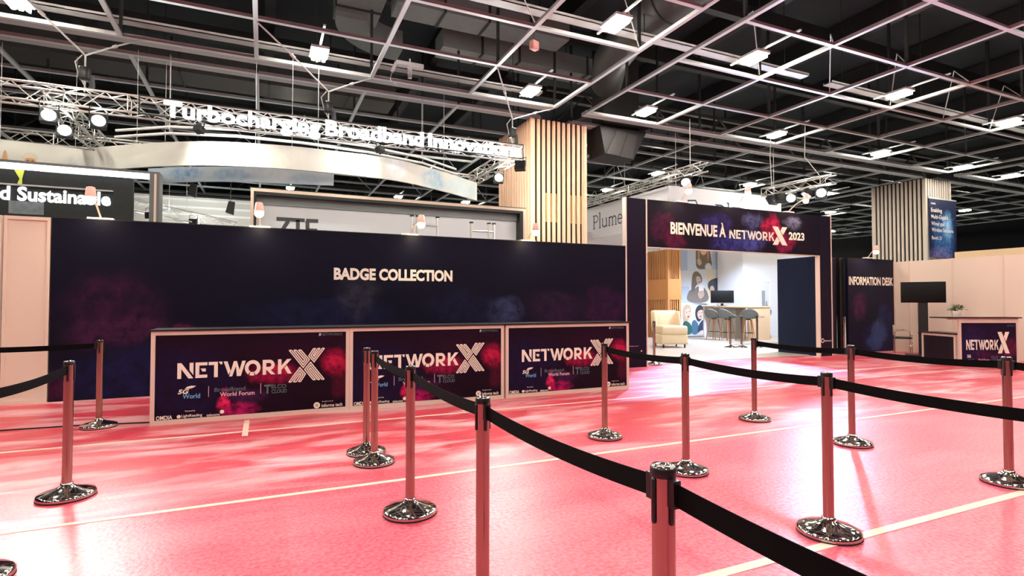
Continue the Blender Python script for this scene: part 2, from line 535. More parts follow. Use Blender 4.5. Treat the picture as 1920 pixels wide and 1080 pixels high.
# pale plank floor of the stand behind the entrance gate
n += 1
struct('trim_%d' % n, MB().box(7.95, 24.0, 10.45, 19.6, 0.0, 0.012), M['plank'])

# ------------------------------------------------------------------ suspended ceiling grid
GZ = 7.15
XB = [[-10.8 + 2.65 * i for i in range(8)], [8.87 + 2.655 * i for i in range(8)], [28.6 + 2.65 * i for i in range(8)]]
YB = [[-3.88 + 2.0 * i for i in range(10)], [15.07 + 2.0 * i for i in range(10)], [34.1 + 2.0 * i for i in range(10)]]
names = {(0, 0): 'white steel ceiling grid over the queue floor and badge wall', (1, 0): 'white steel ceiling grid over the entrance gate and information desk',
         (2, 0): 'white steel ceiling grid to the right of the second slatted column', (0, 1): 'white steel ceiling grid over the lit letter truss stand',
         (1, 1): 'white steel ceiling grid between the two slatted columns, behind the gate', (2, 1): 'white steel ceiling grid behind the second slatted column',
         (0, 2): 'distant ceiling grid seen above the far white cladding', (1, 2): 'distant ceiling grid far behind the entrance gate sign',
         (2, 2): 'distant ceiling grid in the far corner behind the second column'}
def beam_mesh(L, along, wide=0.0):
    b = MB()
    if along == 'x':
        b.box(0, L, -.046, .046, 0, .012); b.m = 1; b.box(0, L, -.012, .012, .012, .085)
        if wide: b.box(0, L, .05, wide, .02, .12)
    else:
        b.box(-.046, .046, 0, L, 0, .012); b.m = 1; b.box(-.034, .034, 0, L, .012, .08)
    return b
for i in range(3):
    for j in range(3):
        xs, ys = XB[i], YB[j]
        g = thing('ceiling_grid', names[(i, j)], 'ceiling grid', (xs[0], ys[0], GZ), group='ceiling grid bays')
        pm = None
        for x in xs:
            if pm is None:
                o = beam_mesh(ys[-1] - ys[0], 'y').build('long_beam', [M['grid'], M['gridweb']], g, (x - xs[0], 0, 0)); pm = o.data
            else:
                link('long_beam', pm, g, (x - xs[0], 0, 0))
        pm = None
        for k, y in enumerate(ys):
            wide = 0.34 if (k == len(ys) - 1 or k == 0) and j < 2 else 0
            if wide:
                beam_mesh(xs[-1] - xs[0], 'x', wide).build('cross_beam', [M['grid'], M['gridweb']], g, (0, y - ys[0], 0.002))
            elif pm is None:
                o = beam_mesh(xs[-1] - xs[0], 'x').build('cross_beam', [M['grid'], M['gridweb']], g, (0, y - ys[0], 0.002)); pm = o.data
            else:
                link('cross_beam', pm, g, (0, y - ys[0], 0.002))
        if j < 2 and i < 2:
            rm = None
            for a, x in enumerate(xs):
                for c, y in enumerate(ys):
                    if (a + c) % 2 == 0 and y > 3:
                        if rm is None:
                            o = MB().box(-.03, .03, -.03, .03, .05, 10.45 - GZ).build('hanger_rod', M['joist'], g, (x - xs[0], y - ys[0], 0)); rm = o.data
                        else:
                            link('hanger_rod', rm, g, (x - xs[0], y - ys[0], 0))
            bm_ = None
            for a in range(len(xs) - 1):
                for c in range(3, len(ys) - 1, 3):
                    p = Vector((0, 0, .1)); q = Vector((xs[a + 1] - xs[a], ys[c + 1] - ys[c], .1))
                    if bm_ is None:
                        o = MB().tube([p, (p + q) / 2 + Vector((0, 0, .9)), q], .014, 5).build('brace_rod', M['gridweb'], g, (xs[a] - xs[0], ys[c] - ys[0], 0)); bm_ = o.data
                    else:
                        link('brace_rod', bm_, g, (xs[a] - xs[0], ys[c] - ys[0], 0))

# ------------------------------------------------------------------ hall lamps: three tubes under a housing on a rail
def lamp_parts():
    h = MB(); h.box(-.2, .2, -.3, .3, .06, .12)
    t = MB(); t.rbox(-.04, .04, -.27, .27, -.03, .05, .02, 2)
    r = MB(); r.box(-.025, .025, -1.26, .7, .125, .16)
    return h, t, r
LX = [-9.9, -4.38, 1.13, 6.62, 10.52, 16.05, 21.67, 27.2, 31.0]
XN = {-9.9: '', -4.38: 'at the end over the truss with the black sign frame', 1.13: '', 6.62: '', 10.52: '', 16.05: '', 21.67: '', 27.2: '', 31.0: ''}
near_lbl = {6.62: 'blazing three-tube ceiling lamp nearest the camera, left of the round insulated duct', 10.52: 'blazing three-tube ceiling lamp just right of the round insulated duct',
            16.05: 'oval-looking bright ceiling lamp third along the nearer row, right of the round duct', 21.67: 'flat bright ceiling lamp fourth along the nearer row, towards the right frame edge'}
far_lbl = {-4.38: 'glaring ceiling lamp above the bare end of the sign truss', 1.13: 'glaring twin-bright ceiling lamp above the word Broadband on the sign truss',
           6.62: 'bright ceiling lamp above the left edge of the near slatted column', 10.52: 'bright ceiling lamp above the dark hanging air duct, right of the near column',
           16.05: 'bright ceiling lamp above the entrance gate between the two slatted columns', 21.67: 'small pale ceiling lamp above the 2023 end of the gate sign',
           27.2: 'small pale ceiling lamp above the second slatted column', 31.0: 'small pale ceiling lamp right of the second slatted column'}
lamp_cache = {}
def ceiling_lamp(x, y, label, group):
    t = thing('ceiling_lamp', label, 'ceiling lamp', (x, y, 7.19), group=group)
    if not lamp_cache:
        h, tb, r = lamp_parts()
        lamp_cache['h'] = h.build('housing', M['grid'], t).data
        for dx in (-.115, 0, .115):
            if 't' not in lamp_cache:
                lamp_cache['t'] = tb.build('tube', M['tube'], t, (dx, 0, 0)).data
            else:
                link('tube', lamp_cache['t'], t, (dx, 0, 0))
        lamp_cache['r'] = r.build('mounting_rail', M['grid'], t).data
    else:
        link('housing', lamp_cache['h'], t)
        for dx in (-.115, 0, .115):
            link('tube', lamp_cache['t'], t, (dx, 0, 0))
        link('mounting_rail', lamp_cache['r'], t)
for x in LX:
    if x in near_lbl: ceiling_lamp(x, 9.4, near_lbl[x], 'ceiling lamps over the queue floor')
    elif x <= 27.2: ceiling_lamp(x, 9.4, 'three-tube ceiling lamp outside the photographed part of the hall', 'ceiling lamps out of view')
    if x in far_lbl: ceiling_lamp(x, 13.42, far_lbl[x], 'ceiling lamps over the back stands')
    elif x < 30: ceiling_lamp(x, 13.42, 'three-tube ceiling lamp outside the photographed part of the hall', 'ceiling lamps out of view')
for y in (5.4, 1.4, -2.6, -6.6):
    for x in (-9.9, -4.38, 1.13, 6.62, 10.52, 16.05):
        ceiling_lamp(x, y, 'three-tube ceiling lamp outside the photographed part of the hall', 'ceiling lamps out of view')
for y in (19.66, 23.6):
    for x in (1.13, 6.62, 16.05, 21.67, 27.2, 33.0, 40.0):
        ceiling_lamp(x, y, 'small distant ceiling lamp glowing between far roof beams', 'distant ceiling lamps')
for x in (1.2, 6.7, 10.6, 18.0, 26.0, 34.0, 42.0):
    ceiling_lamp(x, 30.0, 'small distant ceiling lamp glowing between far roof beams', 'distant ceiling lamps')
for x in (26.0, 34.0, 42.0, 50.0):
    ceiling_lamp(x, 38.0, 'small distant ceiling lamp glowing between far roof beams', 'distant ceiling lamps')

# ------------------------------------------------------------------ ducts, trays, hoist ropes under the roof
def rect_duct(label, x0, x1, y0, y1, z0, z1, m, seam=1.2, along='x'):
    t = thing('air_duct', label, 'air duct', ((x0 + x1) / 2, (y0 + y1) / 2, z0))
    cx, cy = (x0 + x1) / 2, (y0 + y1) / 2
    b = MB(); b.box(x0 - cx, x1 - cx, y0 - cy, y1 - cy, 0, z1 - z0); b.build('duct_body', m, t)
    if along == 'x':
        k = x0 + seam
        while k < x1:
            MB().box(k - cx - .03, k - cx + .03, y0 - cy - .03, y1 - cy + .03, -.03, z1 - z0 + .03).build('joint_flange', M['joist'], t); k += seam
    else:
        k = y0 + seam
        while k < y1:
            MB().box(x0 - cx - .03, x1 - cx + .03, k - cy - .03, k - cy + .03, -.03, z1 - z0 + .03).build('joint_flange', M['joist'], t); k += seam
    for q in (0.15, 0.5, 0.85):
        if along == 'x': px, py = x0 + (x1 - x0) * q - cx, 0
        else: px, py = 0, y0 + (y1 - y0) * q - cy
        MB().tube([(px, py, z1 - z0), (px, py, 10.6 - z0)], .012, 5).build('hanger_rod', M['joist'], t)
    return t
rect_duct('long flat grey air duct above the nearer lamp row, over the sign truss', 2.9, 7.7, 13.15, 13.95, 8.75, 9.3, M['duct'])
rect_duct('long flat grey air duct parallel behind the first one, left of the round duct', 4.6, 9.6, 14.95, 15.75, 8.75, 9.3, M['duct'])
rect_duct('short grey air duct running lengthways above the curved elbow', 1.6, 2.7, 11.2, 15.0, 8.9, 9.4, M['duct'], 1.5, 'y')
rect_duct('large dark air duct low over the truss left end, behind the wide beams', -9.5, 4.0, 18.5, 19.7, 8.2, 8.9, M['ductdark'], 2.4)
t = thing('duct_elbow', 'curved grey sheet-metal duct bend joining the flat ducts under the roof', 'air duct', (3.6, 15.35, 8.75))
b = MB()
N_ = 14
vs = []
for i in range(N_ + 1):
    a = PI * 1.0 + (PI / 2) * (1 - i / N_) - PI / 2
    ca, sa = math.cos(PI / 2 + (PI / 2) * i / N_), math.sin(PI / 2 + (PI / 2) * i / N_)
    for r in (1.2, 2.0):
        for z in (0, .55):
            vs.append((ca * r, -.9 + sa * r, z))
fs = []
for i in range(N_):
    o0, o1 = i * 4, i * 4 + 4
    for p, q in ((0, 1), (1, 3), (3, 2), (2, 0)):
        fs.append((o0 + p, o0 + q, o1 + q, o1 + p))
b._add(vs, fs, False); b._add(vs[:4], [(0, 1, 3, 2)]); b._add(vs[-4:], [(0, 1, 3, 2)])
b.build('duct_bend', M['duct'], t)
MB().tube([(-1.3, .3, .55), (-1.3, .3, 1.85)], .012, 5).build('hanger_rod', M['joist'], t)
t = thing('round_duct', 'big round insulated duct running along the beam gap before the near column', 'air duct', (8.6, 7.0, 8.55))
b = MB(); b.tube([(0, -6, 0), (0, 3.0, 0), (0, 4.2, -.05)], .62, 24); b.build('duct_sleeve', M['ductdark'], t)
for y in (-3.5, -1.2, 1.0, 3.0): MB().tube([(0, y, 0), (0, y + .05, 0)], .645, 24).build('clamp_band', M['joist'], t)
b = MB(); b.tube([(0, 4.2, 0), (.5, 6.2, -.1), (1.3, 7.6, -.1)], .5, 20); b.build('duct_bend', M['ductdark'], t)
for y in (-3, 2): MB().tube([(0, y, .6), (0, y, 2.05)], .012, 5).build('hanger_rod', M['joist'], t)
t = thing('hanging_duct', 'black boxed air duct dropping through the grid right of the near slatted column', 'air duct', (10.75, 15.2, 6.15))
MB().prism([(-.95, 1.0), (-.75, .1), (.35, 0), (.9, 1.0)], lambda x, z: (x, -.35, z), (0, .9, 0)).build('duct_body', M['joist'], t)
MB().box(-.7, .7, -.2, .5, 1.0, 4.45).build('duct_riser', M['joist'], t)
MB().prism([(-.72, .1), (.3, .02), (.5, .82), (-.3, .9)], lambda x, z: (x, -.38, z), (0, .02, 0)).build('duct_face', M['ductdark'], t)
MB().prism([(-.22, .06), (-.17, .05), (.14, .86), (.09, .87)], lambda x, z: (x, -.392, z), (0, .02, 0)).build('centre_rib', M['joist'], t)

def cable_tray(label, x0, x1, y, z, m):
    t = thing('cable_tray', label, 'cable tray', ((x0 + x1) / 2, y, z))
    h = (x1 - x0) / 2
    b = MB(); b.box(-h, h, -.14, .14, 0, .02); b.box(-h, h, -.14, -.125, 0, .07); b.box(-h, h, .125, .14, 0, .07); b.build('tray', M['gridweb'], t)
    c = MB()
    for k, dy in enumerate((-.08, -.03, .03, .08)):
        pts = [(-h + 2 * h * i / 40, dy + .012 * math.sin(i * 1.7 + k), .04 + .008 * math.sin(i * 2.3 + 2 * k)) for i in range(41)]
        c.tube(pts, .02, 5)
    c.build('cables', m, t)
    for q in (-.9, -.3, .3, .9): MB().tube([(h * q, 0, .02), (h * q, 0, 10.6 - z)], .012, 5).build('hanger_rod', M['joist'], t)
cable_tray('copper-lit cable tray along the lamp row above the sign truss', -10.5, 7.4, 14.35, 7.58, M['tray'])
cable_tray('reddish cable tray above the nearest lamp, crossing the round duct', -2.0, 13.5, 10.35, 7.62, M['rust'])
cable_tray('dull cable tray past the gate, right of the round duct', 14.5, 27.0, 10.4, 7.62, M['ductdark'])
o = MB().rbox(-.1, .1, -.07, .07, -.1, .1, .015, 2).build('junction_box', mat('pink_box', (240, 176, 164), .5), loc=(5.68, 11.33, 7.42), rz=.4)
tag(o, 'small pale pink square box hanging under the flat duct', 'box')
MB().tube([(0, 0, .1), (0, 0, 1.4)], .006, 5).build('hanger_wire', M['joist'], o)
t = thing('projector_bracket', 'small white bracket with dangling lead on the cable tray', 'bracket', (3.35, 13.75, 7.26))
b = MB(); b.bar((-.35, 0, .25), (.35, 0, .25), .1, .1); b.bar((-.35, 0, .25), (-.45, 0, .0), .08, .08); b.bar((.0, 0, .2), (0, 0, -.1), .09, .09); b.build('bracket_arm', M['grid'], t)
MB().tube([(-.45, 0, 0), (-.5, 0, -.2), (-.3, 0, -.35)], .012, 5).build('lead', M['cable'], t)
MB().tube([(0, 0, .25), (0, 0, .4)], .02, 6).build('stem', M['gridweb'], t)

def roof_truss(label, y, x0, x1, z0, z1):
    t = thing('roof_truss', label, 'roof truss', ((x0 + x1) / 2, y, z0))
    h = (x1 - x0) / 2; H = z1 - z0
    b = MB(); b.box(-h, h, -.08, .08, 0, .14); b.box(-h, h, -.08, .08, H - .14, H); b.build('chords', M['ductdark'], t)
    nseg = max(4, int((x1 - x0) / 1.7)); st = 2 * h / nseg
    c = MB()
    for k in range(nseg):
        xa = -h + k * st
        if k % 2 == 0: c.bar((xa, 0, .1), (xa + st, 0, H - .1), .06, .06)
        else: c.bar((xa, 0, H - .1), (xa + st, 0, .1), .06, .06)
    c.build('lattice', M['ductdark'], t)
roof_truss('dark lattice roof truss above the pale hanging box sign', 17.9, 9.5, 52, 7.75, 9.45)
roof_truss('dark lattice roof truss further back, over the far lamps', 25.5, 9.5, 52, 7.75, 9.45)
roof_truss('dark lattice roof truss far behind the badge wall stands', 27.5, -20, 8.5, 7.75, 9.45)
roof_truss('farthest dark lattice roof truss near the back wall', 40.0, -20, 52, 7.75, 9.45)

# ------------------------------------------------------------------ slatted columns
def slat_column(label, x0, x1, y0, y1, z1, m, nx, ny, loc_z=0, band=None):
    t = thing('slatted_column', label, 'column', ((x0 + x1) / 2, (y0 + y1) / 2, loc_z))
    hx, hy = (x1 - x0) / 2, (y1 - y0) / 2
    MB().box(-hx + .1, hx - .1, -hy + .1, hy - .1, 0, z1).build('core', M['core'], t)
    s = MB()
    def sl(x, y, wx, wy): s.box(x - wx / 2, x + wx / 2, y - wy / 2, y + wy / 2, 0, z1)
    wx = 2 * hx / nx
    for i in range(nx):
        x = -hx + wx * (i + .5)
        for y in (-hy + .03, hy - .03): sl(x, y, wx * .52, .06)
    wy = 2 * hy / ny
    for i in range(ny):
        y = -hy + wy * (i + .5)
        for x in (-hx + .03, hx - .03): sl(x, y, .06, wy * .52)
    for x in (-hx + .03, hx - .03):
        for y in (-hy + .03, hy - .03): sl(x, y, .1, .1)
    s.build('slats', m, t)
    if band:
        MB().box(-hx - .035, hx + .035, -hy - .035, hy + .035, band[0], band[1]).build('band', wood_mat('oak_band', (186, 122, 66), (208, 146, 88), 20, 20, .6), t)
    return t
c1 = slat_column('tall slatted wooden column rising to the grid behind the badge wall', 7.41, 9.37, 15.0, 17.45, 7.1, M['slat'], 11, 13)
b = MB()
for xx in (-.55, .42): b.box(xx, xx + .52, -1.13, -1.12, 3.95, 4.85)
b.build('notice_plate', mat('yellowed_sheet', (226, 196, 128), .6, vary=.25, vscale=5), c1)
c2 = slat_column('tall slatted wooden column with blue banner behind the information desk', 27.4, 29.35, 15.0, 17.4, 7.1, M['slatpale'], 11, 13)
bn = thing('hanging_banner', 'blue firework banner hung on the right slatted column', 'banner', (28.6, 14.93, 3.5))
ban_m = smoke('blue_banner_print', (30, 40, 72), [(0, .9, 1.0, 1.3, (70, 120, 184), .9), (-.2, .1, 1.2, .5, (150, 140, 200), .6), (.35, 1.45, .5, .9, (120, 180, 230), .9), (.35, 1.5, .18, .22, (250, 252, 255), 1.0)], namp=.25)
MB().box(-1.05, 1.05, 0, .03, 0, 2.7).build('print', ban_m, bn)
MB().box(-1.08, 1.08, -.01, .04, 2.68, 2.74).build('top_bar', M['alu'], bn)
b = MB()
for s_, x0, z0, x1, z1 in (('Enabling', -.92, 2.02, -.08, 2.26), ('Multi-Gigabit', -.92, 1.72, .4, 1.96), ('Wired and', -.92, 1.46, .08, 1.64), ('Wireless Solutions', -.9, 1.18, .8, 1.36), ('Booth 21', -.9, .82, -.15, .98), ('www.', -.92, 2.42, -.55, 2.5)):
    b = MB(); text(b, s_, (x0, z0, x1, z1), fy(-.004), .012); b.build('lettering', M['vinyl'], bn)
b = MB()
for k in range(26):
    a = 2 * PI * k / 26 + .1; r1 = random.uniform(.45, .9)
    cx, cz = .36, 1.5
    ex, ez = min(1.03, cx + r1 * math.cos(a)), max(.5, min(2.55, cz + 1.15 * r1 * math.sin(a)))
    b.poly([(cx + .06 * math.cos(a + .2), -.003, cz + .06 * math.sin(a + .2)), (ex, -.003, ez), (cx + .06 * math.cos(a - .2), -.003, cz + .06 * math.sin(a - .2))])
b.build('firework_rays', mat('pale_blue_ink', (150, 200, 240), .5), bn)

# ------------------------------------------------------------------ badge collection wall and left shell panels
WY = 10.1
NAVY = (13, 13, 30)
bw = thing('exhibition_wall', 'long navy smoke-printed wall lettered badge collection', 'exhibition wall', (2.24, WY, 0))
wall_m = smoke('badge_wall_print', NAVY, [(-4.3, 1.35, .85, .7, (50, 22, 50), .8), (-4.2, 1.0, .9, .3, (66, 30, 62), .7), (-3.3, .9, .22, .25, (104, 34, 74), .8), (-3.6, .3, 1.7, .6, (24, 26, 66), .9), (-2.9, .12, .3, .2, (72, 100, 150), .8),
     (-1.3, 1.2, 1.6, .4, (24, 28, 58), .8), (-.7, 1.55, .45, .5, (46, 46, 60), .8), (1.4, 1.35, 1.1, .4, (26, 28, 54), .8), (2.2, 1.3, .5, .35, (54, 62, 96), .8), (3.3, 1.3, .8, .5, (42, 22, 50), .8), (4.5, 1.3, .7, .6, (50, 20, 54), .8), (-5.0, .2, .3, .3, (80, 26, 58), .6)], namp=.5)
MB().box(-5.07, 5.11, 0, .08, 0, 2.69).build('printed_panel', wall_m, bw)
b = MB(); text(b, 'BADGE COLLECTION', (1.127 - 2.24, 1.845, 3.305 - 2.24, 2.062), fy(-.004), .045); b.build('lettering', M['vinyl'], bw)
MB().box(-5.07, 5.11, -.005, .085, 2.69, 2.705).build('top_rail', M['black'], bw)
for k, (xa, xb, lab) in enumerate(((-3.375, -2.845, 'cream shell-scheme panel standing at the left end of the navy badge wall'), (-3.95, -3.40, 'cream shell-scheme panel cut by the frame edge, beside the narrow one'))):
    t = thing('shell_panel', lab, 'panel', ((xa + xb) / 2, WY, 0))
    hw = (xb - xa) / 2
    MB().box(-hw + .03, hw - .03, .02, .05, .05, 2.64).build('infill', M['panelwhite'], t)
    b = MB()
    for x in (-hw, hw - .04): b.box(x, x + .04, 0, .06, 0, 2.69)
    b.box(-hw + .04, hw - .04, 0, .06, 2.64, 2.69); b.box(-hw + .04, hw - .04, 0, .06, 0, .05)
    b.build('frame', M['panelwhite'], t)

# arm spots clamped on the wall tops; each has its own small lamp
def arm_spot(bx_, by, bz, hx, hy, hz, label, power=22, head=(236, 184, 170)):
    t = thing('arm_spotlight', label, 'spotlight', (bx_, by, bz), group='arm spotlights on the wall tops')
    d = Vector((hx - bx_, hy - by, hz - bz))
    MB().box(-.16, .16, -.02, .1, 0, .025).build('clamp', M['white'], t)
    MB().tube([(0, .04, .02), d * .5 + Vector((0, .03, .05)), d], .014, 6).build('arm', M['panelwhite'], t)
    b = MB(); b.lathe([(.03, .12), (.055, .11), (.07, .0), (.075, -.03)], 14, d); b.build('head', mat('spot_head', head, .5), t)
    b = MB(); b.lathe([(.0, -.13), (.04, -.12), (.065, -.09), (.07, -.055), (.05, -.02), (.0, -.02)], 14, d); b.build('bulb', M['bulb'], t)
    ld = bpy.data.lights.new('spot', 'SPOT'); ld.energy = power; ld.color = (1, .82, .55); ld.spot_size = 2.2; ld.spot_blend = 1; ld.shadow_soft_size = .05
    lo = bpy.data.objects.new('spot', ld); COL.objects.link(lo); lo.parent = t
    lo.location = d + Vector((0, 0, -.15))
    lo.rotation_euler = Vector((0, by + .05 - hy, -.55)).to_track_quat('-Z', 'Y').to_euler()
for (b0, h0, lab) in (((-2.25, 2.70), (-2.375, 3.06), 'arm spotlight standing in front of the word Sustainable'), ((-.06, 2.70), (-.076, 3.0), 'arm spotlight before the left edge of the framed grey screen'),
                      ((2.47, 2.70), (2.69, 2.97), 'arm spotlight beside the first scaffold end frame on the badge wall'), ((4.92, 2.70), (5.10, 2.95), 'arm spotlight before the slatted column on the badge wall')):
    k = 9.74 / 10.1
    arm_spot(b0[0], WY, b0[1], h0[0] * k, 9.74, 1.45 + (h0[1] - 1.45) * k, lab)
for (b0, h0, lab) in (((8.95, 3.8), (9.15, 4.14), 'arm spotlight on the gate top above the letters Bienvenue'), ((10.75, 3.8), (11.05, 4.24), 'arm spotlight on the middle of the gate top'),
                      ((12.52, 3.8), (13.15, 4.22), 'arm spotlight on the gate top above the year 2023')):
    k = 9.74 / 10.1
    arm_spot(b0[0], WY, b0[1], h0[0] * k, 9.74, 1.45 + (h0[1] - 1.45) * k, lab)
arm_spot(16.2, 10.4, 2.74, 16.5 * .965, 10.03, 2.95, 'arm spotlight on top of the information desk wall')

# ------------------------------------------------------------------ badge counters
CY = 7.65
UW = [(-1.195, 1.062), (1.064, 3.321), (3.323, 5.64)]
clab = ['badge counter with printed front at the far left end of the row', 'middle badge counter, partly behind three chrome queue posts', 'badge counter at the gate end of the row, with one post before it']
panel_m = smoke('counter_print', (24, 9, 26), [(-.75, -.1, .75, .6, (24, 18, 52), .95), (.6, .3, .9, .3, (38, 12, 34), .7), (.7, -.25, .5, .3, (22, 8, 20), .8), (.22, .0, .4, .16, (150, 20, 66), 1.0), (.26, .03, .2, .09, (190, 34, 76), .9), (.98, .1, .26, .24, (150, 18, 58), 1.1), (.95, .1, .14, .13, (196, 34, 78), .9), (1.02, -.2, .16, .22, (84, 20, 40), .8), (-.34, -.2, .07, .08, (150, 40, 100), .9), (-.37, -.36, .09, .14, (226, 40, 98), 1.2), (-.18, -.44, .26, .12, (176, 24, 98), 1.1), (-.1, -.27, .3, .13, (66, 30, 72), .9)], namp=.2, nscale=3.4)
cc = {}
for k, (xa, xb) in enumerate(UW):
    cx = (xa + xb) / 2; hw = (xb - xa) / 2
    t = thing('badge_counter', clab[k], 'counter', (cx, CY, 0), group='badge counters')
    if k == 0:
        def each(nm, boxes, m):
            cc[nm] = [MB().box(*bb).build(nm, m, t).data for bb in boxes]
        each('post', [(x, x + .045, y, y + .045, 0, 1.105) for x in (-hw, hw - .045) for y in (0, .5)], M['aluframe'])
        each('rail', [(-hw + .045, hw - .045, .0, .04, 1.058, 1.105), (-hw + .045, hw - .045, 0, .04, 0.0, .058), (-hw + .045, hw - .045, .505, .54, 1.058, 1.105)], M['aluframe'])
        each('side_panel', [(-hw + .004, -hw + .02, .045, .5, .05, 1.1), (hw - .02, hw - .004, .045, .5, .05, 1.1)], M['panelwhite'])
        pn = MB().box(-hw + .045, hw - .045, .012, .022, .058, 1.058)
        po = pn.build('front_panel', panel_m, t)
        # graphic lives in object space centred on the panel
        po.location = (0, 0, .56); po.data.transform(Matrix.Translation((0, 0, -.56)))
        cc['panel'] = po.data
        F = fy(.009)
        cxo = (UW[0][0] + UW[0][1]) / 2
        R = lambda x0, z0, x1, z1: (x0 - cxo, z0 - .56, x1 - cxo, z1 - .56)
        def sub(nm, fn, m):
            q = MB(); fn(q); cc[nm] = (q.build(nm, m, po).data, m)
        sub('event_lettering', lambda q: network_word(q, R(-.924, .535, .346, .722), F), M['vinyl'])
        sub('cross_emblem', lambda q: x_emblem(q, R(.305, .425, .752, .845), F), M['vinyl'])
        LG = []
        def lg(fn):
            q = MB(); fn(q); LG.append(q.build('sponsor_lettering', M['vinyl'], po).data)
        def f(q):
            text(q, '5G', R(-.918, .352, -.80, .408), F, .035, .25)
            q.poly([F(*R(a, b_, 0, 0)[:2]) for a, b_ in ((-.845, .412), (-.82, .437), (-.775, .447), (-.725, .442), (-.76, .42), (-.80, .411))])
        lg(f)
        lg(lambda q: text(q, 'OMDIA', R(-1.134, .061, -.968, .109), F, .02))
        lg(lambda q: (text(q, 'LightReading', R(-.874, .064, -.658, .106), F, .01), disc(q, R(-.902, 0, 0, 0)[0], R(0, .086, 0, 0)[1], .021, F), text(q, 'Powered by', R(-.837, .132, -.731, .156), F, .0)))
        lg(lambda q: (text(q, 'telecoms', R(-.612, .064, -.47, .096), F, .01), disc(q, R(-.445, 0, 0, 0)[0], R(0, .108, 0, 0)[1], .024, F)))
        lg(lambda q: (text(q, 'informa tech', R(.715, .072, .977, .116), F, .012), text(q, 'Brought to you by', R(.72, .137, .86, .155), F, 0), ring(q, R(.655, 0, 0, 0)[0], R(0, .103, 0, 0)[1], .03, .02, F), ring(q, R(.655, 0, 0, 0)[0], R(0, .103, 0, 0)[1], .012, .008, F)))
        lg(lambda q: text(q, '#', R(.673, 1.008, .699, 1.046), F, .02))
        sub('world_lettering', lambda q: text(q, 'World', R(-.866, .293, -.683, .350), F, .015), M['bluevinyl'])
        def f(q):
            text(q, 'World Forum', R(-.47, .293, -.085, .345), F, .015)
            for xx in (-.596, -.018): q.poly([F(*R(xx, .3, 0, 0)[:2]), F(*R(xx + .006, .3, 0, 0)[:2]), F(*R(xx + .006, .43, 0, 0)[:2]), F(*R(xx, .43, 0, 0)[:2])])
        sub('forum_lettering', f, M['pinkvinyl'])
        LP = []
        def lp(fn):
            q = MB(); fn(q); LP.append(q.build('partner_lettering', M['greyvinyl'], po).data)
        lp(lambda q: text(q, 'Broadband', R(-.53, .355, -.19, .405), F, .01))
        lp(lambda q: (text(q, 'T', R(.023, .295, .102, .408), F, .03), text(q, 'ELCO', R(.108, .355, .283, .405), F, .02), text(q, 'CLOUD', R(.109, .294, .29, .343), F, .02)))
        lp(lambda q: text(q, 'NETWORKX', R(.702, 1.01, .972, 1.044), F, .012))
    else:
        for nm in ('post', 'rail', 'side_panel'):
            for me in cc[nm]: link(nm, me, t)
        po = link('front_panel', cc['panel'], t, (0, 0, .56))
        for me in LG: link('sponsor_lettering', me, po)
        for me in LP: link('partner_lettering', me, po)
        for nm in ('event_lettering', 'cross_emblem', 'world_lettering', 'forum_lettering'):
            link(nm, cc[nm][0], po)
o = MB().box(-3.43, 3.43, -.02, .56, 0, .018).build('counter_top', M['black'], loc=(2.222, CY, 1.107))
tag(o, 'thin black worktop lying along all three badge counters', 'worktop')

# ------------------------------------------------------------------ entrance gate
gt = thing('entrance_gate', 'tall navy smoke-printed entrance gate with welcome lettering', 'gate', (10.75, WY, 0))
G0 = 10.75
pil_m = smoke('gate_pillar_print', (24, 17, 36), [(0, 1.2, .3, .9, (38, 22, 50), .6)])
hdr_m = smoke('gate_header_print', (22, 16, 30), [(-2.35, -.05, .5, .42, (76, 24, 56), .95), (-2.0, -.35, .4, .25, (100, 26, 60), .8), (-.75, .05, .6, .42, (48, 40, 104), 1.0), (-.3, -.35, .8, .3, (58, 60, 136), .95), (.45, -.25, .6, .35, (76, 84, 160), .9), (.5, .25, .5, .25, (96, 100, 150), .7), (1.15, .1, .42, .4, (200, 36, 84), 1.15), (1.6, -.25, .5, .32, (150, 34, 76), 1.0), (1.9, .3, .4, .22, (120, 120, 156), .7)], namp=.5, nscale=2.2)
MB().box(7.36 - G0, 7.885 - G0, 0, .1, 0, 3.79).build('pillar', pil_m, gt)
MB().box(13.655 - G0, 14.10 - G0, 0, .1, 0, 3.79).build('pillar', pil_m, gt)
ho = MB().box(7.925 - G0, 13.645 - G0, -.0, .1, -.54, .54).build('header', hdr_m, gt)
ho.location = (0, 0, 3.25)
b = MB()
for x0, x1, z1 in ((7.325, 7.358, 3.8), (7.887, 7.923, 3.8), (14.102, 14.135, 3.82), (13.62, 13.653, 2.71)):
    b.box(x0 - G0, x1 - G0, -.01, .11, 0, z1)
b.box(7.925 - G0, 13.62 - G0, 0.0, .1, 2.695, 2.71)
b.build('edge_posts', M['aluframe'], gt)
ret = smoke('return_print', (22, 30, 50), [(0, 1.3, .8, .8, (44, 56, 92), .8), (.5, .5, .5, .3, (110, 30, 70), .6)])
b = MB(); b.box(13.66 - G0, 13.73 - G0, .11, 1.35, 0, 2.7); b.build('return_panel', ret, gt)
q = MB()
F = fy(-.012)
g = lambda x0, z0, x1, z1: (x0 - G0, z0 - 3.25, x1 - G0, z1 - 3.25)
text(q, 'BIENVENUE \u00c0', g(8.585, 3.03, 10.29, 3.385), F, .035)
network_word(q, g(10.40, 3.02, 11.95, 3.24), F)
text(q, '2023', g(12.47, 3.075, 13.06, 3.285), F, .035)
x_emblem(q, g(11.88, 2.925, 12.42, 3.40), F, False)
q.build('welcome_lettering', M['vinyl'], ho)
q = MB()
for xx in (13.7, 14.55):
    pass
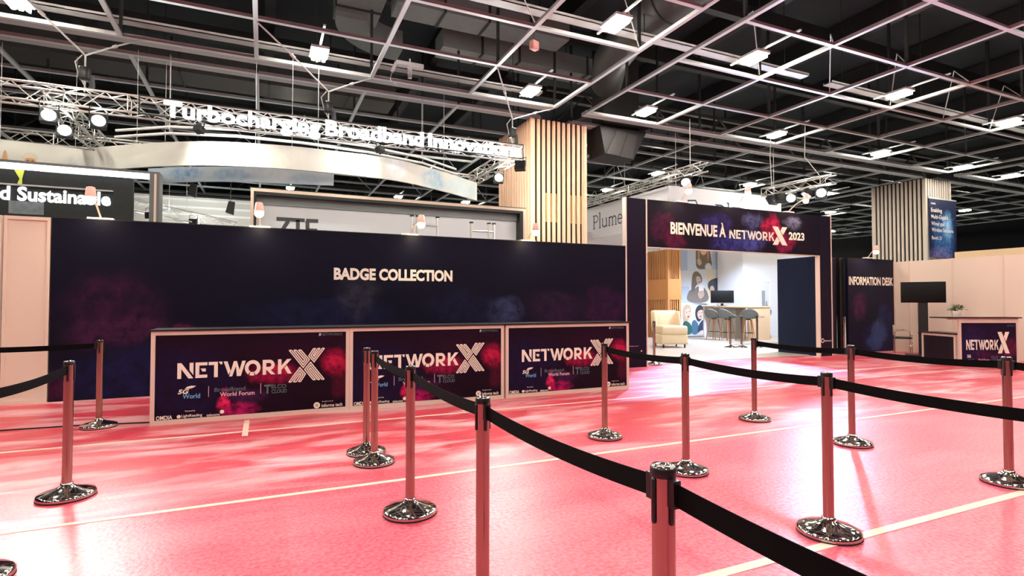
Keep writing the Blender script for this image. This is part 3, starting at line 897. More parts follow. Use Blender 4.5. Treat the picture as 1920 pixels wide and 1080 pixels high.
ring(q, 13.72 - G0, .42, .05, .022, fy(-.008)); text(q, 'informa tech', (13.79 - G0, .39, 14.07 - G0, .44), fy(-.008), .01)
text(q, 'Brought to you by', (7.42 - G0, .46, 7.66 - G0, .485), fy(-.008), 0); disc(q, 7.74 - G0, .36, .018, fy(-.008))
q.build('small_lettering', M['vinyl'], gt)

# ------------------------------------------------------------------ information desk wall, right shell wall, desks, tv
IY = 10.4
iw = thing('exhibition_wall', 'narrow navy wall panel lettered information desk', 'exhibition wall', (16.28, IY, 0))
inf_m = smoke('information_print', (20, 20, 40), [(-.55, 1.35, .4, .5, (84, 34, 74), .8), (.3, .55, .45, .5, (84, 110, 160), .9), (.1, .25, .5, .3, (70, 110, 170), .8), (.6, 1.0, .4, .5, (34, 44, 96), .8), (.2, .4, .9, .6, (30, 34, 88), .7)])
MB().box(-1.05, 1.03, 0, .08, 0, 2.725).build('printed_panel', inf_m, iw)
q = MB(); text(q, 'INFORMATION DESK', (15.27 - 16.28, 1.945, 17.285 - 16.28, 2.195), fy(-.005), .035); q.build('lettering', M['vinyl'], iw)
t = thing('exhibition_wall', 'plain dark recessed wall panel between the gate and the information desk wall', 'exhibition wall', (14.68, 10.6, 0))
MB().box(-.5, .34, 0, .08, 0, 2.73).build('printed_panel', mat('dark_plum', (32, 22, 40), .5), t)
MB().box(.35, .5, -.1, .0, 0, 2.72).build('dark_gap_strip', M['black'], t)  # no post here: black strip paints the darkness of the gap
q = MB(); ring(q, -.25, .42, .05, .022, fy(-.008)); text(q, 'informa tech', (-.16, .39, .14, .44), fy(-.008), .01); q.build('small_lettering', M['vinyl'], t)

rw = thing('shell_wall', 'cream fabric-covered shell wall behind the information desk', 'exhibition wall', (17.32, 6.5, 0))
ye = [10.38, 9.96, 8.845, 7.70, 6.55, 5.4, 4.2, 3.0, 1.8]
for a, c in zip(ye[:-1], ye[1:]):
    MB().box(.012, .05, c - 6.5 + .02, a - 6.5 - .02, .0, 2.66).build('wall_panel', M['panelwhite'], rw)
b = MB()
for a in ye: b.box(0, .06, a - 6.5 - .02, a - 6.5 + .02, 0, 2.67)
b.build('posts', mat('cream_post', (226, 200, 182), .5), rw)
t = thing('plywood_wall', 'beige timber wall top showing beyond the cream shell wall', 'exhibition wall', (22.0, 6.0, 0))
MB().box(0, .1, -4, 5.15, 0, 3.2).build('boards', M['birch'], t)

DA = -.4241
dl = thing('information_desk', 'low information desk unit with dark panel, left of the printed desk', 'desk', (14.5, 7.28, 0), DA)
for y in (.11, 1.105): MB().box(-.02, .03, y, y + .045, 0, .70).build('post', M['aluframe'], dl)
for y in (.11, 1.105): MB().box(.35, .4, y, y + .045, 0, .70).build('post', M['aluframe'], dl)
MB().box(-.02, .02, .155, 1.105, .65, .70).build('rail', M['aluframe'], dl)
MB().box(-.02, .02, .155, 1.105, 0, .06).build('rail', M['aluframe'], dl)
MB().box(0, .015, .155, 1.105, .06, .65).build('front_panel', mat('desk_dark', (18, 15, 27), .5, spec=.25), dl)
MB().box(-.04, .45, .105, 1.19, .70, .73).build('desk_top', M['black'], dl)
dh = thing('information_desk', 'tall information desk with printed front and overhanging top', 'desk', (14.5, 7.28, 0), DA)
for x in (-.01, 1.295):
    MB().box(x, x + .05, 0, .05, 0, 1.05).build('post', M['aluframe'], dh)
MB().box(1.295, 1.345, .35, .4, 0, 1.05).build('post', M['aluframe'], dh)
MB().box(.04, 1.295, 0, .045, .98, 1.05).build('rail', M['aluframe'], dh)
MB().box(.04, 1.295, 0, .045, 0, .05).build('rail', M['aluframe'], dh)
dp = MB().box(-.6275, .6275, .01, .025, -.465, .465).build('front_panel', smoke('desk_print', (28, 16, 40), [(-.4, 0, .5, .5, (44, 30, 76), .8), (.5, -.1, .3, .3, (110, 28, 66), .8), (0, -.3, .5, .2, (84, 28, 66), .6)], namp=.3, nscale=2.5), dh)
dp.location = (.6675, 0, .515)
q = MB(); F = fy(.006)
network_word(q, (-.52, -.15, .22, .08), F); x_emblem(q, (.20, -.23, .47, .26), F, False)
q.build('event_lettering', M['vinyl'], dp)
q = MB(); text(q, '5G', (-.5, -.33, -.42, -.26), F, .03); q.build('sponsor_lettering', M['vinyl'], dp)
q = MB(); text(q, '#NETWORKX', (.42, .38, .6, .42), F, 0); q.build('partner_lettering', M['greyvinyl'], dp)
q = MB(); text(q, 'World', (-.48, -.42, -.36, -.36), F, .01); q.build('partner_lettering', M['bluevinyl'], dp)
q = MB(); text(q, 'TELCO', (.04, -.35, .2, -.29), F, .01); text(q, 'CLOUD', (.04, -.42, .2, -.36), F, .01); q.build('partner_lettering', M['greyvinyl'], dp)
q = MB(); text(q, 'World Forum', (-.25, -.41, 0, -.35), F, .01); q.build('forum_lettering', M['pinkvinyl'], dp)
MB().box(-.37, 1.39, -.05, .42, 1.085, 1.11).build('desk_top', M['black'], dh)
MB().box(-.26, 1.345, 0, .045, 1.05, 1.085).build('top_rail', M['aluframe'], dh)
pl = thing('potted_plant', 'small leafy plant in a pale pot on the tall information desk', 'plant', (14.67, 7.42, 1.111))
MB().lathe([(.07, 0), (.085, .06), (.1, .14), (.092, .14), (.085, .12), (0, .12)], 18).build('pot', M['pot'], pl)
b = MB()
for k in range(90):
    a = random.uniform(0, 2 * PI); e = random.uniform(.1, 1.3); r = random.uniform(.08, .2)
    c_ = Vector((math.cos(a) * math.cos(e) * r, math.sin(a) * math.cos(e) * r, .14 + math.sin(e) * r * .8))
    d1 = Vector((math.cos(a), math.sin(a), random.uniform(-.3, .6))).normalized() * .045
    d2 = Vector((-math.sin(a), math.cos(a), random.uniform(-.5, .5))).normalized() * .02
    b.poly([c_ - d1, c_ + d2, c_ + d1, c_ - d2])
b.build('leaves', M['leaf'], pl)
b = MB()
for k in range(9):
    a = 2 * PI * k / 9
    b.tube([(0, 0, .12), (.08 * math.cos(a), .08 * math.sin(a), .24)], .004, 5)
b.build('stems', M['leaf'], pl)
tv = thing('tv_stand', 'black television on a thick black floor stand by the cream wall', 'television', (16.2, 8.98, 0))
tv.rotation_euler.z = -.98
MB().rbox(-.49, .49, -.08, -.02, 1.44, 2.0, .01, 2).build('screen', M['screen'], tv)
MB().box(-.105, .105, -.02, .1, .04, 1.6).build('post', M['black'], tv)
MB().box(-.12, .12, -.035, -.02, .6, .64).build('cable_clip', M['rubber'], tv)
MB().box(-.4, .4, -.25, .3, 0, .04).build('foot', M['black'], tv)
ch = thing('office_chair', 'small black chair with chrome arms beside the television stand', 'chair', (16.6, 9.75, 0), .6)
MB().rbox(-.24, .24, -.22, .22, .42, .47, .02, 2).build('seat', M['black'], ch)
b = MB()
for s_ in (-.25, .25): b.tube([(s_, .2, .0), (s_, .2, .62), (s_, -.05, .66), (s_, -.2, .6), (s_, -.2, .0)], .012, 6)
b.tube([(-.25, .2, .3), (.25, .2, .3)], .012, 6)
b.build('frame', M['chrome'], ch)
MB().rbox(-.23, .23, .19, .22, .5, .8, .02, 2).build('backrest', M['panelwhite'], ch)
o = MB().tube([(0, 0, .012), (.25, -.1, .012), (.4, .05, .012), (.6, -.05, .012), (.75, .06, .05)], .012, 6).build('power_cable', M['rubber'], loc=(15.0, 8.75, 0))
tag(o, 'tangle of dark power cable on the floor beneath the television', 'cable')

# ------------------------------------------------------------------ floor tape
for x0, x1, y, wd, lab in ((-9.0, 14.0, 6.9, .05, 'cream floor tape line nearest the badge counters'), (-9.0, 16.4, 4.51, .05, 'cream floor tape line across the middle of the queue'),
                           (2.0, 17.0, 2.26, .065, 'wide cream floor tape line nearest the camera'), (9.0, 16.0, 6.66, .05, ''), (10.2, 14.3, 7.78, .045, 'short cream floor tape line running under the low information desk')):
    if not lab: continue
    o = MB().box(x0, x1, -wd / 2, wd / 2, 0, .003).build('floor_tape', M['tape'], loc=(0, y, 0))
    tag(o, lab, 'floor tape', 'floor tape lines')
o = MB().box(-.03, .03, -.45, .42, 0, .0045).build('floor_tape', M['tape'], loc=(-.165, 7.12, 0))
tag(o, 'short cream floor tape strip running out from beneath the first badge counter', 'floor tape', 'floor tape lines')
o = MB().tube([(-3.4, 8.1, .008), (-2.0, 8.02, .008), (-1.2, 7.86, .008)], .009, 5).build('floor_seam', M['rubber'])  # thin tube standing in for the dark gap at the carpet seam
tag(o, 'thin dark seam line on the floor reaching the first badge counter', 'cable')
o = MB().box(-.03, .03, -.008, .008, 0, .008).build('scrap', M['rubber'], loc=(4.35, 1.47, 0), rz=.5)
tag(o, 'tiny dark scrap lying alone on the pink floor', 'scrap')

# ------------------------------------------------------------------ queue stanchions
sc_ = {}
def stanchion(x, y, label, group, belt=None, h=1.005):
    t = thing('queue_post', label, 'queue post', (x, y, 0), group=group)
    if not sc_:
        sc_['rubber_ring'] = (MB().lathe([(.182, 0), (.186, .004), (.182, .008)], 40), M['rubber'])
        sc_['base_plate'] = (MB().lathe([(.180, .007), (.185, .012), (.184, .03), (.172, .04), (.12, .056), (.07, .072), (.048, .084), (.04, .092), (0, .092)], 48), M['chrome'])
        sc_['pole'] = (MB().lathe([(.0315, .085), (.0315, .985)], 28), M['poleskin'])
        sc_['collar'] = (MB().lathe([(.04, .088), (.04, .105), (.0318, .108)], 24), M['chrome'])
        sc_['cap'] = (MB().lathe([(.0345, .982), (.0352, .985), (.0352, 1.004), (.033, 1.008)], 28), M['black'])
        sc_['top_disc'] = (MB().lathe([(.033, 1.006), (.030, 1.012), (.012, 1.013), (.01, 1.009), (0, 1.009)], 28), M['chrome'])
        sl = MB().rbox(-.008, .008, -.038, -.029, .86, .982, .006, 2)
        sc_['belt_slot'] = (sl, M['black'])
        for k in list(sc_): sc_[k] = sc_[k][0].build(k, sc_[k][1], t).data if k != 'belt_slot' else sc_[k][0].build(k, sc_[k][1], t).data
        for a in (PI / 2, PI, -PI / 2): link('belt_slot', sc_['belt_slot'], t, None, a)
    else:
        for k, me in sc_.items():
            if k == 'belt_slot':
                for a in (0, PI / 2, PI, -PI / 2): link(k, me, t, None, a)
            else: link(k, me, t)
    if belt:
        bx_, by = belt
        d = Vector((bx_ - x, by - y, 0)); L = d.length; d.normalize(); nrm = Vector((-d.y, d.x, 0))
        b = MB(); n_ = 14; vs = []
        for i in range(n_ + 1):
            s_ = .034 + (L - .068) * i / n_
            sag = .022 * (1 - (2 * i / n_ - 1) ** 2)
            for (o_, z) in ((-.0012, .976), (.0012, .976), (.0012, .916), (-.0012, .916)):
                vs.append(d * s_ + nrm * o_ + Vector((0, 0, z - sag)))
        fs = [(i * 4 + k, i * 4 + (k + 1) % 4, i * 4 + 4 + (k + 1) % 4, i * 4 + 4 + k) for i in range(n_) for k in range(4)]
        b._add(vs, fs); b._add(vs[:4], [(0, 1, 2, 3)]); b._add(vs[-4:], [(0, 1, 2, 3)])
        e = d * (L - .03)
        b.build('belt', M['belt'], t)
        MB().obox(d * .042 + Vector((0, 0, .946)), d, nrm, (0, 0, 1), .012, .012, .036).build('belt_clip', M['black'], t)
        MB().obox(d * (L - .044) + Vector((0, 0, .946)), d, nrm, (0, 0, 1), .012, .012, .036).build('belt_clip', M['black'], t)
    return t
A = [(.92, 5.45), (.93, 5.086), (.937, 3.781), (.935, 2.40), (.99, 1.20), (1.02, .05)]
G1, G2, G3, G4, G5 = 'posts of the queue row in the middle', 'posts of the second queue row', 'posts of the queue row nearest the information desk', 'posts before the left wall', 'posts at the gate'
stanchion(*A[0], 'chrome queue post without belt, close beside the first belted post before the middle counter', G1)
stanchion(*A[1], 'chrome queue post where the long black belt begins, before the middle counter', G1, A[2])
stanchion(*A[2], 'chrome queue post with its whole round base in view, second along the long black belt', G1, A[3])
stanchion(*A[3], 'chrome queue post cut off by the lower frame edge, third along the long black belt', G1, A[4])
stanchion(*A[4], 'nearest and largest chrome queue post, its shiny round top visible', G1, A[5])
stanchion(*A[5], 'queue post at the near end of the long belt', G1)
B = [(3.36, 5.02), (3.32, 3.727), (3.25, 2.368), (3.18, 1.0)]
stanchion(*B[0], 'chrome queue post before the third counter emblem, belt leading right', G2, B[1])
stanchion(*B[1], 'chrome queue post with base half behind the nearest post top', G2, B[2])
stanchion(*B[2], 'chrome queue post whose base sits on the wide cream tape line', G2, B[3])
stanchion(*B[3], 'queue post at the unseen end of the second belt', G2)
D = [(5.547, 5.005), (5.50, 3.736), (5.46, 2.418), (5.42, 1.1)]
stanchion(*D[0], 'chrome queue post standing before the gate opening, belt leading right', G3, D[1])
stanchion(*D[1], 'chrome queue post before the right gate pillar', G3, D[2])
stanchion(*D[2], 'chrome queue post before the tall information desk', G3, D[3])
stanchion(*D[3], 'queue post at the unseen end of the third belt', G3)
E_ = [(-1.375, 3.80), (-1.32, 5.146)]
stanchion(*E_[0], 'chrome queue post of which only the round base shows at the lower left corner', G4, E_[1])
stanchion(*E_[1], 'chrome queue post in front of the left end of the navy wall', G4)
stanchion(-3.6, 7.86, 'queue post outside the frame beside the cream panels', G4, (-1.726, 7.851))
stanchion(-1.726, 7.851, 'chrome queue post between the cream panels and the first counter, close to the wall', G4)
stanchion(8.30, 10.35, 'chrome queue post just inside the left gate pillar', G5)
stanchion(14.85, 10.28, 'chrome queue post before the dark recessed panel right of the gate', G5)
for k, (x, y, lab) in enumerate(((13.60, 13.2, 'chrome post left of three inside the stand, before the bar stools'), (13.93, 13.05, 'chrome post middle of three inside the stand, before the bar stools'), (14.38, 12.84, 'chrome post right of three inside the stand, before the birch bar table'))):
    stanchion(x, y, lab, 'chrome posts inside the stand')

# ------------------------------------------------------------------ trusses
def truss(label, p, q, s=.32, group=None, seg=.36, r=.024):
    p, q = Vector(p), Vector(q); L = (q - p).length; d = (q - p) / L
    t = thing('lighting_truss', label, 'truss', p, group=group)
    up = Vector((0, 0, 1)); sd = d.cross(up).normalized()
    cs = [sd * (a * s / 2) + up * (b_ * s / 2) for a, b_ in ((-1, -1), (1, -1), (1, 1), (-1, 1))]
    b = MB()
    for c_ in cs: b.tube([c_, c_ + d * L], r, 8)
    b.build('chords', M['alu'], t)
    z = MB(); n_ = max(3, round(L / seg)); st = L / n_
    for k in range(4):
        a, c_ = cs[k], cs[(k + 1) % 4]
        for i in range(n_):
            u, v = (a, c_) if i % 2 == 0 else (c_, a)
            z.tube([u + d * (i * st), v + d * ((i + 1) * st)], r * .5, 5)
        for i in range(0, n_ + 1, 6): z.tube([a + d * (i * st), c_ + d * (i * st)], r * .5, 5)
    z.build('lattice', M['alu'], t)
    return t
TZ = 5.39
tr1 = truss('aluminium truss carrying the lit letters above the badge wall', (-9.0, 13.15, TZ), (6.2, 13.15, TZ), .34)
truss('aluminium cross truss at the slatted column end of the letter truss', (6.05, 13.34, TZ - .02), (6.05, 16.4, TZ - .02), .30)
truss('aluminium cross truss above the black framed display', (-3.75, 13.34, TZ - .02), (-3.75, 16.6, TZ - .02), .30)
truss('aluminium truss at the back of the stand, behind the white ribbon', (-9.0, 16.75, TZ), (6.2, 16.75, TZ), .30)
sg = thing('lit_sign', 'glowing white letter sign about broadband innovations on the truss front', 'sign', (2.1, 12.95, TZ))
Fs = lambda y: (lambda x, z: (x - 2.1, y, z - TZ))
for wd, x0, x1, z0, z1 in (('Turbocharging', -1.87, 1.13, 5.10, 5.52), ('Broadband', 1.24, 3.50, 5.20, 5.56), ('Innovations', 3.62, 6.10, 5.22, 5.56)):
    b = MB(); vs, fs = text_shape(wd, .03)
    fr = Fs(-.03); pts = [fr(x0 + a * (x1 - x0), z0 + c_ * (z1 - z0)) for a, c_ in vs]
    b._add(pts, fs); pts2 = [(p[0], p[1] + .05, p[2]) for p in pts]; b._add(pts2, fs)
    ed = {}
    for f in fs:
        for i in range(len(f)):
            e = (f[i], f[(i + 1) % len(f)]); k = tuple(sorted(e)); ed[k] = ed.get(k, 0) + 1
    nv = len(pts)
    b._add(pts + pts2, [(k[0], k[1], k[1] + nv, k[0] + nv) for k, c_ in ed.items() if c_ == 1])
    b.build('letter_word', M['letters'], sg)
b = MB(); b.box(-4.4, 4.08, 0, .02, .17, .195); b.box(-4.4, 4.08, 0, .02, -.195, -.17); b.box(-4.4, -4.375, -.005, .02, -.2, .2); b.box(4.06, 4.08, -.005, .02, -.2, .2)
b.build('sign_frame', M['black'], sg)

def hoist(x, y, z, spread, label):
    t = thing('chain_hoist', label, 'hoist', (x, y, z), group='chain hoists on the letter truss')
    b = MB(); b.rbox(-.09, .09, -.1, .1, .2, .46, .03, 2); b.build('motor', M['black'], t)
    b = MB(); b.tube([(.1, 0, .3), (.12, 0, .1), (.06, 0, -.02)], .05, 8); b.build('chain_bag', M['darkfab'], t)
    b = MB(); b.tube([(0, 0, -.02), (0, 0, .72)], .016, 6); b.build('hook_rod', M['cable'], t)
    b = MB()
    for dx, dy in spread:
        b.tube([(0, 0, .7), (dx * .55, dy * .55, .7 + (7.15 - z - .7) * .55), (dx, dy, 7.125 - z)], .018, 6)
        b.tube([(dx * .5, dy * .5, .7 + (7.15 - z - .7) * .5), (dx * .56, dy * .56, .7 + (7.15 - z - .7) * .56)], .035, 6)
    b.build('bridle_ropes', M['cable'], t)
    b = MB(); b.tube([(-.05, 0, .7), (-.16, 0, .55), (-.1, 0, .3), (.02, .0, .05)], .012, 5); b.build('slack_chain', M['cable'], t)
hoist(-3.22, 13.15, TZ + .19, [(-1.0, -1.0), (.7, .95)], 'chain hoist with rope bridle at the bare end of the letter truss')
hoist(1.32, 13.15, TZ + .19, [(-1.5, -1.0), (1.1, .95)], 'chain hoist with rope bridle above the middle of the letter truss')
hoist(5.95, 13.15, TZ + .19, [(-.85, -1.0), (1.75, .95)], 'chain hoist with rope bridle beside the slatted column')

def flood(x, y, z, aim, label, energy, cool=False, size=.11, spot=1.9, tint=None):
    t = thing('flood_light', label, 'flood light', (x, y, z), group='flood lights on trusses')
    d = (Vector(aim) - Vector((x, y, z))).normalized()
    u = d.cross(Vector((0, 0, 1))).normalized(); v = u.cross(d)
    b = MB(); b.obox(-d * .09, u, v, d, size * 1.25, size * 1.1, .08); b.build('lamp_body', M['black'], t)
    b = MB(); b.poly([u * (math.cos(a) * size) + v * (math.sin(a) * size) for a in [2 * PI * k / 20 for k in range(20)]]); b.build('lens', M['floodcool'] if cool else M['flood'], t)
    b = MB(); b.tube([u * size * 1.3 - d * .08, u * size * 1.3 + Vector((0, 0, .26)), -u * size * 1.3 + Vector((0, 0, .26)), -u * size * 1.3 - d * .08], .012, 5); b.build('yoke', M['black'], t)
    ld = bpy.data.lights.new('flood', 'SPOT'); ld.energy = energy; ld.color = tint or ((.62, .74, 1) if cool else (.93, 1, .93)); ld.spot_size = spot; ld.spot_blend = .8; ld.shadow_soft_size = size
    lo = bpy.data.objects.new('flood', ld); COL.objects.link(lo); lo.parent = t; lo.location = d * .02; lo.rotation_euler = d.to_track_quat('-Z', 'Y').to_euler()
flood(-3.72, 12.98, 4.98, (-2.0, 2.0, 6.8), 'flood light left of two under the bare end of the letter truss', 1100, spot=2.2)
flood(-2.95, 12.98, 4.98, (0.0, 2.0, 6.8), 'flood light right of two under the bare end of the letter truss', 1100, spot=2.2)
flood(-3.75, 14.0, 4.98, (-2.0, 4.0, 6.4), 'flood light under the cross truss above the black display', 800, spot=2.2)
flood(-4.95, 13.15, 4.98, (-4.6, 4.0, 1.0), 'flood light at the frame edge above the black display', 200)
flood(6.12, 13.0, 4.98, (8.2, 16.0, 3.9), 'flood light under the letter truss end, turned to the slatted column', 520)
flood(6.05, 14.3, 4.98, (3.5, 4.0, 6.6), 'flood light under the cross truss beside the ribbon end', 1100, spot=2.2)
flood(2.4, 12.98, 4.98, (1.4, 14.4, 4.4), 'flood light under the letter truss below the word Broadband', 120, size=.06)
flood(-1.2, 12.98, 4.98, (-.4, 14.5, 4.4), 'flood light under the letter truss below its first letters', 280, size=.06)

# ------------------------------------------------------------------ white ribbon banners
def ribbon(label, pts, z0, z1, m, base):
    t = thing('fabric_ribbon', label, 'hanging banner', (base[0], base[1], z0), group='curved fabric banners')
    def cr(p0, p1, p2, p3, t_):
        return tuple(.5 * (2 * b_ + (c_ - a) * t_ + (2 * a - 5 * b_ + 4 * c_ - d) * t_ ** 2 + (3 * b_ - a - 3 * c_ + d) * t_ ** 3) for a, b_, c_, d in zip(p0, p1, p2, p3))
    P = [pts[0]] + list(pts) + [pts[-1]]
    S = []
    for i in range(1, len(P) - 2):
        for k in range(6): S.append(cr(P[i - 1], P[i], P[i + 1], P[i + 2], k / 6))
    S.append(pts[-1])
    vs = []
    for i, (x, y) in enumerate(S):
        a = Vector(S[min(i + 1, len(S) - 1)]) - Vector(S[max(i - 1, 0)]); a.normalize(); nn = Vector((-a.y, a.x)) * .03
        for o_, z in ((-1, 0), (1, 0), (1, z1 - z0), (-1, z1 - z0)):
            vs.append((x - base[0] + nn.x * o_, y - base[1] + nn.y * o_, z))
    nS = len(S)
    fs = [(i * 4 + k, i * 4 + (k + 1) % 4, i * 4 + 4 + (k + 1) % 4, i * 4 + 4 + k) for i in range(nS - 1) for k in range(4)]
    b = MB(); b._add(vs, fs, False); b._add(vs[:4], [(0, 1, 2, 3)]); b._add(vs[-4:], [(0, 1, 2, 3)])
    b.build('fabric', m, t)
    h = MB()
    for q in (.1, .5, .9):
        x, y = S[int(q * (nS - 1))]
        h.tube([(x - base[0], y - base[1], z1 - z0 - .02), (x - base[0], y - base[1], 7.15 - z0)], .006, 5)
    h.build('hanging_wires', M['cable'], t)
rib_m = smoke('ribbon_print', (226, 226, 216), [(-1.1, .2, .8, .5, (250, 248, 232), .6), (3.0, .25, .5, .35, (150, 196, 222), .9), (1.9, .3, .35, .4, (240, 246, 250), .9), (1.2, .3, .5, .4, (186, 190, 190), .6), (4.0, .25, .8, .4, (196, 222, 232), .9)], namp=.2)
rib2_m = smoke('blue_ribbon_print', (206, 224, 236), [(-1.2, .2, .5, .2, (120, 164, 208), .95), (-.2, .14, .6, .2, (150, 184, 218), .9), (.8, .2, .5, .2, (232, 240, 244), .8), (1.4, .1, .5, .2, (176, 200, 224), .8)], namp=.2)
ribbon('long white curved fabric ribbon hanging behind the letter truss', [(-3.534, 15.383), (-2.13, 14.332), (-1.04, 13.75), (.036, 13.49), (1.167, 13.42), (2.85, 13.58), (4.2, 14.25), (5.74, 15.30)], 4.47, 5.0, rib_m, (1.1, 14.3))
ribbon('pale blue swirl-printed fabric ribbon below the long white one', [(-2.5, 15.4), (-1.2, 14.6), (-.2, 14.25), (.7, 14.05), (1.523, 13.86)], 4.27, 4.62, rib2_m, (-.5, 14.6))
ribbon('white fabric ribbon above the black framed display, ending at the long one', [(-8.0, 15.6), (-6.5, 15.45), (-5.27, 15.48), (-4.46, 15.57), (-3.62, 15.76)], 4.3, 5.0, rib_m, (-5, 15.5))
def arc_rail(label, pts, z):
    t = thing('curved_rail', label, 'rail', (pts[len(pts) // 2][0], pts[len(pts) // 2][1], z))
    bx_, by = t.location.x, t.location.y
    MB().tube([(x - bx_, y - by, 0) for x, y in pts], .035, 8).build('rail', M['white'], t)
    h = MB()
    for x, y in (pts[1], pts[-2]): h.tube([(x - bx_, y - by, 0), (x - bx_, y - by, 7.15 - z)], .006, 5)
    h.build('hanging_wires', M['cable'], t)
arc_rail('upper of two white curved rails above the ribbon', [(-3.2, 15.6), (-2.0, 14.75), (-.6, 14.35), (.8, 14.3), (2.4, 14.5), (4.0, 15.0), (5.3, 15.9)], 5.5)
arc_rail('lower of two white curved rails above the ribbon', [(-3.2, 15.5), (-2.0, 14.65), (-.6, 14.25), (.8, 14.2), (2.4, 14.4), (4.0, 14.9), (5.3, 15.8)], 5.32)

# ------------------------------------------------------------------ black framed display and ZTE screen
bd = thing('display_stand', 'black framed display with lit edge and glowing word Sustainable', 'display', (-5.0, 13.0, 0))
B0 = -5.0
b = MB(); b.box(-9 - B0, -2.39 - B0, .12, .2, 0, 3.92); b.build('back_panel', M['greenery'], bd)
b = MB(); b.box(-9 - B0, -1.93 - B0, 0, .4, 4.03, 4.075); b.box(-2.10 - B0, -1.93 - B0, 0, .4, 0, 4.03); b.build('frame', mat('dark_grey_frame', (96, 98, 100), .5), bd)
MB().box(-2.02 - B0, -1.98 - B0, -.006, 0, 0, 4.03).build('frame_edge', M['beige'], bd)
b = MB(); b.box(-9 - B0, -2.11 - B0, .02, .3, 3.965, 4.028); b.build('led_strip', M['ledbar'], bd)
q = MB(); text(q, 'and Sustainable', (-4.75 - B0, 3.34, -2.756 - B0, 3.61), fy(.09), .03); q.build('lit_lettering', M['letters'], bd)
MB().box(-6 - B0, -2.72 - B0, .06, .12, 3.625, 3.65).build('shelf_bar', M['gridweb'], bd)
q = MB(); q.poly([(-4.25 - B0, .11, 3.92), (-4.10 - B0, .11, 3.92), (-4.13 - B0, .11, 3.76), (-4.13 - B0, .11, 3.66), (-4.2 - B0, .11, 3.66), (-4.17 - B0, .11, 3.76)]); q.build('printed_vest', mat('hi_vis_ink', (216, 232, 90), .6), bd)
q = MB(); q.poly([(-4.32 - B0, .112, 3.1), (-3.8 - B0, .112, 3.1), (-3.8 - B0, .112, 3.34), (-4.32 - B0, .112, 3.34)]); q.build('printed_sleeve', mat('grey_ink', (110, 124, 130), .6, vary=.5, vscale=12), bd)
pc = thing('cutout_figure', 'printed person in a pale hard hat rising above the black display', 'cutout', (-4.12, 13.45, 0))
MB().box(-.14, .14, .0, .02, 0, 4.14).build('board', M['black'], pc)
def fg(x, z): return (x, 0, 4.14 + z)
def flatp(name, outs, m, off, sm=True):
    q = MB()
    for o_ in outs: q.prism(chaikin(o_) if sm else o_, lambda x, z: (x, off, 4.14 + z), (0, .02, 0))
    q.build(name, m, pc)
flatp('face', [[(-.075, -.08), (.075, -.08), (.085, 0), (.08, .08), (0, .11), (-.08, .08), (-.085, 0)]], mat('ink_skin', (222, 160, 110), .6), -.002)
flatp('hard_hat', [[(-.115, .07), (-.01, .095), (.105, .07), (.125, .10), (.085, .185), (0, .215), (-.085, .185), (-.125, .10)]], mat('ink_cream', (226, 220, 196), .6), -.006)
flatp('features', [[(-.055, .03), (-.02, .03), (-.02, .045), (-.055, .045)], [(.02, .03), (.055, .03), (.055, .045), (.02, .045)], [(-.03, -.035), (.03, -.035), (.02, -.045), (-.02, -.045)]], mat('ink_brown', (90, 54, 40), .6), -.008, False)
flatp('raised_hand', [[(-.44, -.2), (-.35, -.2), (-.34, .02), (-.37, .2), (-.40, .2), (-.43, .02)]], mat('ink_hand', (206, 160, 112), .6), 0)
MB().box(-.45, -.12, 0, .018, 3.9, 3.98).build('board', M['black'], pc)

zs = thing('framed_screen', 'wide grey backdrop in a beige and black frame behind the wall', 'display', (3.1, 13.5, 0))
Z0 = 3.1
b = MB(); b.box(-.278 - Z0, 6.495 - Z0, 0, .3, 3.93, 4.0); b.box(-.278 - Z0, -.215 - Z0, 0, .3, 0, 3.93); b.box(6.43 - Z0, 6.495 - Z0, 0, .3, 0, 3.93); b.build('outer_frame', M['beige'], zs)
b = MB(); b.box(-.215 - Z0, 6.43 - Z0, .0, .3, 3.86, 3.93); b.box(-.215 - Z0, -.16 - Z0, 0, .3, 0, 3.86); b.box(6.33 - Z0, 6.43 - Z0, 0, .3, 0, 3.86); b.build('inner_frame', M['black'], zs)
MB().box(-.3 - Z0, 6.51 - Z0, .0, .3, 4.0, 4.02).build('top_edge', M['black'], zs)
MB().box(-.16 - Z0, 6.33 - Z0, .24, .3, 0, 3.86).build('backdrop', M['screenwhite'], zs)
MB().box(-.16 - Z0, 6.33 - Z0, .2, .24, 3.68, 3.86).build('grey_band', M['screengrey'], zs)  # darker grey band across the top of the backdrop
q = MB(); F = fy(.232); lw = .085
def Zt(dx, pts): stroke(q, [(x + dx - Z0, z) for x, z in pts], lw, F)
Zt(.26, [(0, 3.37), (.27, 3.37), (.02, 2.92), (.28, 2.92)]); Zt(.57, [(0, 3.37), (.30, 3.37)]); Zt(.57, [(.15, 3.37), (.15, 2.88)])
Zt(.89, [(.28, 3.37), (.05, 3.37), (.04, 3.33), (.04, 2.96), (.05, 2.92), (.28, 2.92)]); Zt(.89, [(.05, 3.145), (.26, 3.145)])
q.build('company_lettering', M['darkvinyl'], zs)

